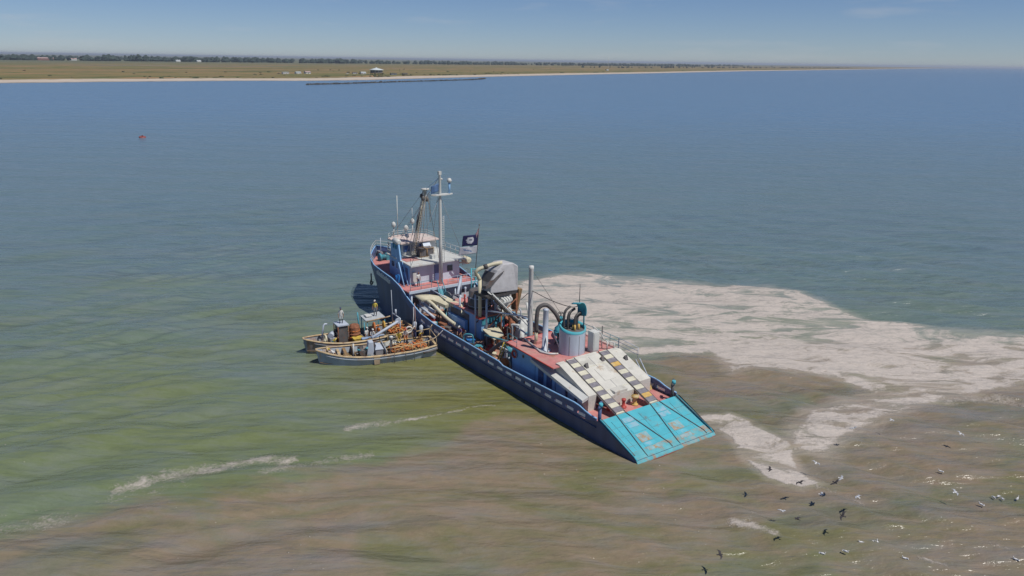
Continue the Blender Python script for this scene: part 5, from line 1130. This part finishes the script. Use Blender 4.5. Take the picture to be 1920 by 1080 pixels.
for (x, y) in ((-2.8, -1.2), (-.8, -1.1), (-.8, .7), (-2.8, .75)): B('canopy_post', MB().tube([(x, y, .36), (x, y, 2.75)], .05, 6), teal, cn)
B('forward_frame', MB().tube([(-.5, -.9, .4), (-.3, -.9, 3.3)], .08, 6).tube([(-.5, .7, .4), (-.45, .7, 2.6)], .06, 6), teal, fb)
B('anchor_davit', MB().tube([(4.0, -.3, 1.0), (3.7, -.35, 2.6), (3.55, -.4, 2.75), (3.3, -.4, 2.7)], .1, 7), lav, fb)
B('fairlead_ring', MB().torus((3.9, .75, 1.5), .38, .1, 'x', 14, 6).tube([(3.9, .75, .4), (3.9, .75, 1.15)], .1, 6), cream, fb)
B('deck_gear', MB().box(2.6, 3.3, -.5, .4, .36, 1.3), gry, fb, bevel=.08)
B('gear_motor', MB().tube([(2.7, -.4, 1.55), (3.2, .3, 1.55)], .3, 10), lav, fb)
B('gear_hood', MB().tube(spline([(2.5, -.6, 1.2), (2.5, -.3, 1.9), (2.5, .2, 1.9), (2.5, .5, 1.2)], 4), .1, 6), blk, fb)
B('bulkhead', MB().box(-.25, -.17, -1.75, 1.75, .36, 1.15), alu2, fb)
B('whip_aerial', MB().tube([(-4.3, -.6, .6), (-4.2, -.6, 5.4)], .035, 5), lav, fb)
B('stern_frame', MB().tube([(-4.5, -1.2, .9), (-4.5, -1.2, 2.5), (-4.5, 1.0, 2.5), (-4.5, 1.0, .9)], .08, 6).tube([(-4.5, -.2, 2.5), (-4.5, -.2, 3.2)], .1, 6), lav, fb)
net_heap(FBM, -5.7, -3.1, 1.4, 'heap of dark net with orange corks in the rusty far purse boat', .8, 260)
# loose gear in the boats
def at(M, x, y, z): return M @ Vector((x, y, z))
def thing_at(M, name, x, y, z, label, cat, group=None, rz=0.0):
    p = at(M, x, y, z); e = empty(name, p, M.to_euler().z + rz); return tag(e, label, cat, group)
e = thing_at(FBM, 'fish_tote', -.05 + .55, 1.25, .36, 'yellow plastic tote standing by the rusty winch in the far purse boat', 'tote')
B('tub', MB().hull8([(-.45, -.32, 0), (.45, -.32, 0), (.45, .32, 0), (-.45, .32, 0)], [(-.55, -.4, .85), (.55, -.4, .85), (.55, .4, .85), (-.55, .4, .85)]), yel, e); B('rim', MB().tube([(-.56, -.41, .85), (.56, -.41, .85), (.56, .41, .85), (-.56, .41, .85), (-.56, -.41, .85)], .04, 5), yel, e)
def oilskin(M, x, y, z, colr, label):
    e = thing_at(M, 'oilskin', x, y, z, label, 'oilskins')
    B('coat', MB().lathe([(.05, 0), (.22, -.12), (.27, -.5), (.30, -1.0), (.24, -1.05)], (0, 0, 0), 9, sx=.55), colr, e); B('sleeve', MB().tube([(0, .2, -.14), (.05, .3, -.55), (.02, .3, -.75)], .08, 6), colr, e); B('sleeve', MB().tube([(0, -.2, -.14), (.05, -.3, -.55), (.02, -.3, -.75)], .08, 6), colr, e)
oilskin(FBM, -1.5, .9, 2.55, orange, 'orange oilskin coat hanging under the edge of the boat canopy')
oilskin(FBM, -2.6, 1.0, 2.55, mat('oilskin_ochre', (.55, .33, .06), .6), 'ochre oilskin coat hanging at the canopy corner')
e = thing_at(NBM, 'lifebuoy', -3.9, -1.75, 1.95, 'white ring lifebuoy hung on the net rail of the near purse boat', 'lifebuoy')
B('ring', MB().torus((0, 0, .2), .33, .1, 'y', 18, 7), wht, e); B('grab_line', MB().torus((0, 0, .2), .43, .02, 'y', 18, 4), orange, e)
e = thing_at(FBM, 'tarpaulin', -1.0, 1.55, .9, 'crumpled blue and white tarpaulin over gear between the two boats', 'tarpaulin')
B('sheet', MB().grid([[(-1.3 + 2.6 * i / 9, -.35 + .7 * j / 5, .25 * math.sin(2.4 * j / 5) + .12 * mnoise.noise(Vector((i * .8, j * .9, 2))) + .1) for j in range(6)] for i in range(10)]), mat('tarp_blue', (.20, .28, .42), .6, var=.35, scale=1.4, dirt=.4, dirtcol=(.5, .5, .52)), e, solid=.03)
e = thing_at(NBM, 'canvas_cover', -1.9, -.95, .95, 'rumpled pale canvas cover beside the white davit of the near boat', 'canvas cover')
B('sheet', MB().grid([[(-.9 + 1.8 * i / 8, -.5 + 1.0 * j / 6, .35 * math.sin(3.1 * j / 6) * math.sin(3.1 * (i + .5) / 9) + .14 * mnoise.noise(Vector((i * .9, j * .9, 5))) + .12) for j in range(7)] for i in range(9)]), mat('canvas_pale', (.42, .43, .40), .85, var=.2, scale=3), e, solid=.03)
for k, (x, y, c_, lb) in enumerate(((.9, .95, teal, 'green plastic bucket in the well of the near purse boat'), (1.9, -.1, gry, 'grey bucket by the winch of the near purse boat'))):
    e = thing_at(NBM, 'bucket', x, y, .36, lb, 'bucket'); B('pail', MB().lathe([(.14, 0), (.19, .36), (.2, .38)], n=10), c_, e); B('handle', MB().torus((0, 0, .38), .18, .015, 'y', 12, 4), dk, e)
e = thing_at(NBM, 'rope_coil', 2.9, .3, .36, 'coil of ochre rope on the sole of the near purse boat', 'rope')
for k in range(4): B('turn', MB().torus((0, 0, .05 + .085 * k), .38 - .03 * k, .05, 'z', 16, 6), rope, e)

# crew: near boat
def crew(M, x, y, z, rz, kind, sh, lg, cap, label): return person(at(M, x, y, z), M.to_euler().z + rz, kind, sh, lg, cap, label)
crew(NBM, -1.05 + .5 - 2.0, -.55, .95, 1.4, 'work', 'yellow', 'yellow', None, 'person in yellow oilskins working at the forward edge of the orange-corked net')
crew(NBM, -3.35, -1.0, .95, 1.5, 'work', 'white', 'orange', 'red', 'person in a white shirt, orange overalls and red cap on the net heap')
crew(NBM, -4.35, -.95, 1.0, .7, 'reach', 'navy', 'navy', 'white', 'person in dark clothes standing beside the ring lifebuoy in the near boat')
crew(NBM, -4.8, -.7, 1.0, 2.0, 'bend', 'yellow', 'brown', None, 'person in a yellow jacket bending over the net near the stern')
crew(NBM, 4.25, .25, .36, .2, 'bend', 'white', 'brown', 'yellow', 'person in a yellow cap stooping in the bow of the near purse boat')
# crew: far boat
crew(FBM, 1.85, -.05, 2.68, 1.2, 'stand', 'white', 'white', 'navy', 'person in white standing on top of the dark tower')
crew(FBM, -.55, 1.0, .36, 2.1, 'stand', 'white', 'grey', 'white', 'person in a white shirt and grey trousers beside the yellow tote')
crew(FBM, -1.0, 1.45, .36, 1.6, 'work', 'white', 'navy', 'white', 'person in a white shirt and navy trousers working by the canopy post')
crew(FBM, -2.1, -.2, 2.88, 1.0, 'stand', 'yellow', 'grey', 'white', 'person in a yellow shirt and white cap standing on the boat canopy')
crew(FBM, -2.0, .9, .36, .4, 'stand', 'orange', 'red', 'orange', 'person in orange oilskins standing under the canopy edge')
crew(FBM, 3.2, 1.0, .36, 2.6, 'bend', 'yellow', 'teal', None, 'person in a yellow shirt stooping at the bow of the far purse boat')
# crew: ship
person(SHIPM @ Vector((27.6, 3.55, DECK)), HEAD + 2.2, 'work', 'purple', 'brown', 'white', 'person in a purple top and white cap at the ship\'s port bulwark')
person(SHIPM @ Vector((28.6, -1.1, 4.05)), HEAD + 3.0, 'stand', 'white', 'grey', 'white', 'person in white standing on the red machinery platform')
person(SHIPM @ Vector((38.4, 2.6, UD)), HEAD + 3.4, 'stand', 'white', 'navy', None, 'person in a white shirt leaning by the aft wall of the forward house')

# ---- gear lying on the ship
def sthing(name, x, y, z, label, cat, group=None, rz=0.0):
    p = SHIPM @ Vector((x, y, z)); e = empty(name, p, HEAD + rz); return tag(e, label, cat, group)
e = sthing('barrel', 41.0, 3.95, UD, 'bright blue plastic barrel on the forecastle beside the house wall', 'barrel'); B('drum', MB().lathe([(.26, 0), (.3, .1), (.31, .45), (.31, .5), (.3, .85), (.26, .95), (.03, .96)], n=14), brightblue, e); B('lid', MB().lathe([(.25, .95), (.25, 1.0), (.03, 1.01)], n=14), brightblue, e)
e = sthing('float_buoy', 18.9, 3.95, DECK, 'orange round float beside the aft deckhouse corner', 'float'); B('ball', MB().ball((0, 0, .52), .5, 10), orange, e); B('eye', MB().torus((0, 0, 1.08), .09, .03, 'y', 10, 5), wht, e)
e = sthing('lifebuoy', 17.7, 3.56, 3.2, 'red lifebuoy hung on the blue wall of the aft deckhouse', 'lifebuoy'); B('ring', MB().torus((0, .06, 0), .33, .09, 'y', 18, 7), redp, e); B('grab_line', MB().torus((0, .06, 0), .42, .02, 'y', 18, 4), wht, e)
for k, (x, y, c_, lb) in enumerate(((23.6, 2.2, redp, 'red fish crate under the cream sorting table'), (23.0, 2.75, redp, 'red fish crate at the outer corner of the cream sorting table'), (24.3, 3.3, teal, 'green fish crate beside the cream sorting table'), (21.9, 3.3, cream, 'cream fish crate by the teal deck winch'), (26.4, 3.0, brightblue, 'blue fish crate on the side deck next to the machinery platform'), (22.2, .2, redp, 'red fish crate between the white hopper and the sorting table'), (33.8, 3.6, redp, 'red fish crate below the cream chutes'))):
    e = sthing('fish_crate', x, y, DECK, lb, 'crate', 'fish crates on the working deck', .3 * k)
    B('tub', MB().hull8([(-.35, -.25, 0), (.35, -.25, 0), (.35, .25, 0), (-.35, .25, 0)], [(-.42, -.3, .42), (.42, -.3, .42), (.42, .3, .42), (-.42, .3, .42)]), c_, e); B('rim', MB().tube([(-.42, -.3, .42), (.42, -.3, .42), (.42, .3, .42), (-.42, .3, .42), (-.42, -.3, .42)], .035, 5), c_, e)
for k, (x, y, m_, lb) in enumerate(((24.0, 4.0, rope, 'ochre rope coil on the side deck by the bulwark near the sorting table'), (35.3, 4.1, rope, 'ochre rope coil on the main deck under the forecastle edge'), (7.6, -4.1, rope, 'ochre rope coil by the starboard stern bulwark'), (31.5, 3.6, orange, 'orange rope coil beside the blue locker amidships'))):
    e = sthing('rope_coil', x, y, DECK, lb, 'rope', 'rope coils on deck')
    for q in range(4): B('turn', MB().torus((0, 0, .05 + .085 * q), .40 - .03 * q, .05, 'z', 16, 6), m_, e)
e = sthing('net_heap', 33.6, -3.2, DECK, 'dark heap of netting on deck to starboard of the machinery platform', 'net'); B('twine_heap', MB().grid([[(-1.6 + 3.2 * i / 10, -1.1 + 2.2 * j / 8, max(.02, 1.2 * math.sin(3.14 * i / 10) * math.sin(3.14 * j / 8) * (1 + .5 * mnoise.noise(Vector((i * .7, j * .7, 1)))))) for j in range(9)] for i in range(11)]), netm, e); B('cork_line', MB().tube(spline([(-1.3, -.6, .5), (-.5, .1, 1.1), (.3, -.3, 1.2), (1.0, .4, .8), (1.4, .2, .4)], 5), .07, 6), orange, e)
# mooring lines from the ship's side to the boats
ml = mat('mooring_rope', (.42, .42, .44), .8, var=.1)
o = MB().tube(spline([tuple(SHIPM @ Vector((35.5, 4.85, 3.3))), tuple(SHIPM @ Vector((34.5, 5.4, 2.3))), tuple(at(FBM, -5.8, 1.2, 1.3))], 6), .045, 6).build('mooring_line', ml); tag(o, 'pale mooring line from the forecastle break to the rusty far boat', 'rope')
o = MB().tube(spline([tuple(SHIPM @ Vector((29.0, 4.85, 2.45))), tuple(SHIPM @ Vector((29.3, 5.6, 1.7))), tuple(at(NBM, -6.0, -1.0, 1.25))], 6), .045, 6).build('mooring_line', ml); tag(o, 'pale mooring line from the ship\'s bulwark to the near boat stern', 'rope')
for k, x in enumerate((34.6, 33.2)):
    e = sthing('hull_fender', x, 5.15, 1.35, ['pale tube fender hung on the hull next to the forecastle break', 'pale tube fender hung on the hull behind the far boat stern'][k], 'fender'); B('tube_body', MB().lathe([(.05, .55), (.24, .4), (.26, 0), (.26, -.6), (.2, -.8), (.05, -.85)], n=12), lav, e); B('lanyard', MB().tube([(0, -.1, .5), (0, -.3, 1.0)], .03, 5), ml, e)

# ---- flags
def flag(name, corners, mats_, label, paint, nx=18, ny=10, wob=.16):
    """corners: hoist top, hoist bottom, fly length vector (ship coords)"""
    ht, hb_, fl = (Vector(c) for c in corners); mb = MB(); mb.mi = []
    P = []
    for i in range(nx + 1):
        u = i / nx; row = []
        for j in range(ny + 1):
            w = j / ny; p = ht.lerp(hb_, w) + fl * u; p += Vector((.8, .5, 0)).normalized() * wob * u ** .7 * math.sin(u * 7.0 + w * 1.3); p.z -= .12 * u * u + .05 * math.sin(u * 5 + 1) * u
            row.append(tuple(SHIPM @ p))
        P.append(row)
    mb.grid(P)
    k = 0
    for i in range(nx):
        for j in range(ny): mb.mi[k] = paint((i + .5) / nx, (j + .5) / ny); k += 1
    o = mb.build(name, mats_, None); md = o.modifiers.new('solid', 'SOLIDIFY'); md.thickness = .012
    tag(o, label, 'flag'); return o
def fabric(name, c):
    m = mat(name, c, .85, var=.08); n_ = m.node_tree.nodes; l_ = m.node_tree.links; b_ = n_['Principled BSDF']; o_ = [q for q in n_ if q.type == 'OUTPUT_MATERIAL'][0]
    tr = n_.new('ShaderNodeBsdfTranslucent'); tr.inputs['Color'].default_value = (*c, 1); mx = n_.new('ShaderNodeMixShader'); mx.inputs[0].default_value = .45
    l_.new(b_.outputs[0], mx.inputs[1]); l_.new(tr.outputs[0], mx.inputs[2]); l_.new(mx.outputs[0], o_.inputs['Surface']); return m
fnavy = fabric('flag_navy', (.06, .06, .18)); fwhite = fabric('flag_white', (.80, .80, .82)); fred = fabric('flag_red', (.5, .07, .09)); fblue = fabric('flag_blue', (.20, .34, .58))
def emb(u, v):
    if ((u - .55) / .27) ** 2 + ((v - .45) / .30) ** 2 < 1 and not (((u - .48) / .06) ** 2 + ((v - .45) / .09) ** 2 < 1 or ((u - .63) / .06) ** 2 + ((v - .45) / .09) ** 2 < 1): return 1
    if .42 < u < .7 and .72 < v < .80: return 1
    return 0
flag('flag', ((36.85, -4.70, 10.25), (36.95, -4.64, 8.95), (.75, 1.55, -.05)), [fnavy, fwhite], 'dark navy flag with a white emblem flying above the white flag', emb)
flag('flag', ((36.96, -4.63, 8.9), (37.05, -4.58, 7.95), (.9, 1.8, -.15)), [fwhite, fblue], 'white flag with a faint blue print flying below the navy flag', lambda u, v: 1 if abs(v - (.85 - .6 * u)) < .07 and .25 < u < .85 else 0)
flag('flag', ((36.77, -4.74, 11.1), (36.86, -4.70, 10.28), (.25, .35, -.75)), [fred, fwhite], 'small red and white flag drooping at the head of the flagstaff', lambda u, v: 1 if int(v * 6) % 2 else 0, 10, 12, .05)
flag('pennant', ((38.0, -.05, 16.5), (38.0, -.05, 15.6), (.3, .75, -.25)), [fblue], 'blue signal flag hoisted under the mast head of the ship', lambda u, v: 0, 10, 6, .08)

# ------------------------------------------------------------------ gulls and frigate birds
def bird_mesh(kind):
    dark = kind != 'white'
    span, ln = (.28, .16) if kind == 'white' else (.36, .18)
    mb = MB()
    mb.tube([(ln, 0, .0), (ln * .85, 0, .01), (ln * .55, 0, .02), (0, 0, 0), (-ln * .5, 0, 0), (-ln * .8, 0, 0)], [.008, .028, .035, .055, .035, .012], 8)
    mb.hull8([(-ln * .6, -.02, -.01), (-ln * 1.15, -.07, -.005), (-ln * 1.15, .07, -.005), (-ln * .6, .02, -.01)], [(-ln * .6, -.02, .02), (-ln * 1.15, -.07, .01), (-ln * 1.15, .07, .01), (-ln * .6, .02, .02)])
    body = mb
    wings = []
    for s in (1, -1):
        w = MB(); st = [(0.05, .08, -.07, .02), (.4, .10, -.05, .07), (.62, .07, -.05, .08), (1.0, -.05, -.10, .03)]
        P = []
        for f, le, te, z in st: P.append([(le, s * (.04 + span * f), z), ((le + te) / 2, s * (.04 + span * f), z + .012), (te, s * (.04 + span * f), z)])
        P2 = [[(a[0], a[1], a[2] - (.012 if k != 1 else .03)) for k, a in enumerate(r)] for r in P]
        w.grid(P); w.grid(P2); wings.append(w)
    return body, wings
gw = mat('gull_white', (.66, .66, .66), .8, var=.05); gg = mat('gull_grey', (.36, .38, .42), .8, var=.08); bd_ = mat('bird_dark', (.045, .04, .045), .8, var=.1)
protos = {}
for kd in ('white', 'dark'):
    b_, w_ = bird_mesh(kd); protos[kd] = (b_.mesh('bird_body', gw if kd == 'white' else bd_), [q.mesh('bird_wing', gg if kd == 'white' else bd_) for q in w_])
def bird(kd, x, y, z, rz, bank, label, group):
    e = empty('seabird', (x, y, z), rz); e.rotation_euler = (bank, 0, rz); tag(e, label, 'bird', group)
    for nm_, me_ in (('body', protos[kd][0]), ('wing', protos[kd][1][0]), ('wing', protos[kd][1][1])):
        o = bpy.data.objects.new(nm_, me_); COL.objects.link(o); o.parent = e
# place by the pixel the bird shows at, a few metres above the water
def pix(px_, py_, z):
    u = (px_ - 960) / F_PX; v = (py_ - 540) / F_PX; c, s = math.cos(ROLL), math.sin(ROLL); u2, v2 = u * c + v * s, -u * s + v * c
    d = Vector((u2, math.cos(PITCH) - v2 * math.sin(PITCH), -(math.sin(PITCH) + v2 * math.cos(PITCH)))); t = (z - 30) / d.z; return d * t + Vector((0, 0, 30))
rb = random.Random(21)
DARK = [(1350, 1040), (1495, 973), (1443, 880), (1500, 905), (1566, 905), (1580, 967)]
for i, (a, c) in enumerate(DARK):
    p = pix(a, c, 1.2 + 1.6 * rb.random()); bird('dark', p.x, p.y, p.z, rb.uniform(-1.2, .6) + math.pi * (i % 2), rb.uniform(-.5, .5), 'dark long-winged seabird gliding low over the brown water', 'dark seabirds over the brown water')
WHITE = [(1600, 803), (1672, 788), (1801, 813), (1530, 868), (1540, 927), (1608, 932), (1791, 923), (1466, 958), (1577, 897)]
for i, (a, c) in enumerate(WHITE):
    p = pix(a, c, 0.8 + 1.0 * rb.random()); bird('white', p.x, p.y, p.z, rb.uniform(0, 6.28), rb.uniform(-.4, .4), 'white gull flying low over the brown water near the foam', 'white gulls over the brown water')
SIT = [(1864, 932), (1872, 930), (1880, 935), (1908, 934), (1615, 1016), (1636, 1014), (1645, 1016), (1542, 1037), (1586, 1033), (1764, 883), (1840, 945), (1697, 1046), (1905, 1048), (1760, 972)]
for i, (a, c) in enumerate(SIT):
    p = pix(a, c, .12); e = empty('seabird', (p.x, p.y, .09), rb.uniform(0, 6.28)); e.scale = (.55, .55, .55); tag(e, 'white gull sitting on the brown water in a loose raft', 'bird', 'white gulls afloat')
    for nm_, me_ in (('body', protos['white'][0]),):
        o = bpy.data.objects.new(nm_, me_); COL.objects.link(o); o.parent = e; o.scale = (2.0, 2.6, 2.4)
    if i == 0:
        fw = [MB().hull8([(.12, s * .07, 0), (-.30, s * .05, .02), (-.30, s * .09, .04), (.1, s * .13, .02)], [(.12, s * .06, .1), (-.32, s * .03, .08), (-.32, s * .08, .08), (.1, s * .12, .09)]).mesh('folded_wing', gg) for s in (1, -1)]
        hd_ = MB().tube([(.22, 0, .05), (.27, 0, .2), (.30, 0, .25), (.36, 0, .25)], [.045, .04, .055, .02], 8).mesh('gull_head', gw)
    for nm_, me_ in (('folded_wing', fw[0]), ('folded_wing', fw[1]), ('head', hd_)):
        o = bpy.data.objects.new(nm_, me_); COL.objects.link(o); o.parent = e

# ---- more deck clutter amidships
rc = random.Random(77)
cl_m = [wht, teal, gry, cream, rusty, lav, dk, turq, redp]
for k in range(16):
    x, y = rc.uniform(18.9, 26), rc.uniform(-3.6, 3.2)
    if 21.8 < x < 25.4 and .3 < y < 3.2: continue
    a = rc.uniform(0, 3.14); l_ = rc.uniform(.5, 1.3); z = DECK + rc.uniform(.3, 1.3)
    S('deck_pipe', MB().tube(spline([(x, y, DECK), (x, y, z), (x + .3 * l_ * math.cos(a), y + .3 * l_ * math.sin(a), z + .25), (x + l_ * math.cos(a), y + l_ * math.sin(a), z + .1), (x + l_ * 1.1 * math.cos(a), y + l_ * 1.1 * math.sin(a), DECK)], 4), rc.choice((.08, .12, .16)), 8), cl_m[k % 9])
for k in range(14):
    x, y = rc.uniform(27, 35.5), rc.choice((rc.uniform(-4.2, -1.9), rc.uniform(2.5, 4.2)))
    w, d_, h_ = rc.uniform(.25, .6), rc.uniform(.25, .5), rc.uniform(.3, .8)
    S('deck_locker', MB().box(-w, w, -d_, d_, DECK, DECK + h_, Matrix.Translation((x, y, 0)) @ Matrix.Rotation(rc.uniform(0, 3), 4, 'Z')), cl_m[(k * 4 + 1) % 9], None, bevel=.04)
for k in range(9):
    x, y = rc.uniform(27.2, 33), rc.uniform(-1.2, 1.3)
    S('platform_fitting', MB().lathe([(.16, 0), (.16, .1), (.08, .12), (.08, rc.uniform(.5, 1.3)), (.14, 1.35), (.02, 1.4)], (x, y, 4.05), 8), cl_m[(k * 2) % 9], pf)
for k in range(12):
    x, y = rc.uniform(19.5, 34), rc.choice((rc.uniform(2.3, 4.2), rc.uniform(-4.2, -1.8))); pts = [(x, y, DECK + .09)]
    for q in range(5):
        x = min(36, max(19, x + rc.uniform(-1.2, 1.4))); y = min(4.3, max(-4.3, y + rc.uniform(-.5, .5)))
        if abs(y) < 1.9: y = 2.1 if y > 0 else -2.0
        pts.append((x, y, DECK + rc.uniform(.08, .3)))
    S('deck_hose', MB().tube(spline(pts, 5), rc.choice((.06, .09, .12)), 7), (blk, cream, blk, orange, gry, dk)[k % 6])
for k in range(9):     # valve stands and risers round the frame of the box
    x, y = rc.uniform(23.2, 28.6), rc.uniform(-3.3, 1.2); z1 = rc.uniform(3.0, 5.6)
    S('riser_pipe', MB().tube(spline([(x, y, DECK), (x, y, z1 - .3), (x + .1, y, z1), (x + rc.uniform(-.9, .9), y + rc.uniform(-.6, .6), z1 + .1)], 4), rc.choice((.07, .1, .14)), 8), (wht, lav, rusty, dk, cream, teal, wht, rusty, lav)[k])
for (p, q, m_) in (((25.1, 1.9, 5.2), (20.0, .2, 5.6), lav), ((25.1, -1.9, 4.2), (20.0, 0, 4.4), wht), ((27.2, -1.9, 5.4), (33.0, -2.6, 4.6), lav), ((23.2, 3.4, 3.4), (18.3, 2.9, 3.9), teal), ((33.4, 1.8, 4.4), (37.0, 1.8, 4.5), lav)):
    S('tie_pipe', MB().tube([p, q], .08, 7), m_)
for k, (x, y, r_, lb) in enumerate(((23.4, 3.7, .7, 'brown heap of netting against the port bulwark beside the sorting table'), (30.6, 3.9, .6, 'brown heap of netting against the port bulwark by the hose nozzle'), (21.6, -3.4, .9, 'brown heap of netting on the starboard side deck by the cargo post'))):
    e = sthing('net_heap', x, y, DECK, lb, 'net')
    B('twine_heap', MB().grid([[(-r_ * 1.4 + 2.8 * r_ * i / 9, -r_ * .7 + 1.4 * r_ * j / 7, max(.02, .8 * r_ * math.sin(3.14 * i / 9) * math.sin(3.14 * j / 7) * (1 + .6 * mnoise.noise(Vector((i * .9, j * .9, k * 5)))))) for j in range(8)] for i in range(10)]), (rusty, netm, wood)[k], e)
    B('cork_line', MB().tube(spline([(-r_, -.3, .3 * r_), (-.3 * r_, .1, .8 * r_), (.4 * r_, -.1, .8 * r_), (r_, .2, .3 * r_)], 4), .06, 6), orange, e)
S('cable_reel', MB().tube([(28.4, -2.4, 2.2), (28.4, -3.4, 2.2)], .55, 14).tube([(28.4, -2.3, 2.2), (28.4, -2.38, 2.2)], .8, 16).tube([(28.4, -3.42, 2.2), (28.4, -3.5, 2.2)], .8, 16), redp)
S('pump_set', MB().box(30.0, 31.2, -3.2, -2.2, DECK, 2.2).tube([(30.6, -3.0, 2.5), (30.6, -2.3, 2.5)], .4, 12).tube([(30.2, -2.7, 2.2), (30.2, -2.7, 3.2)], .12, 8), teal)
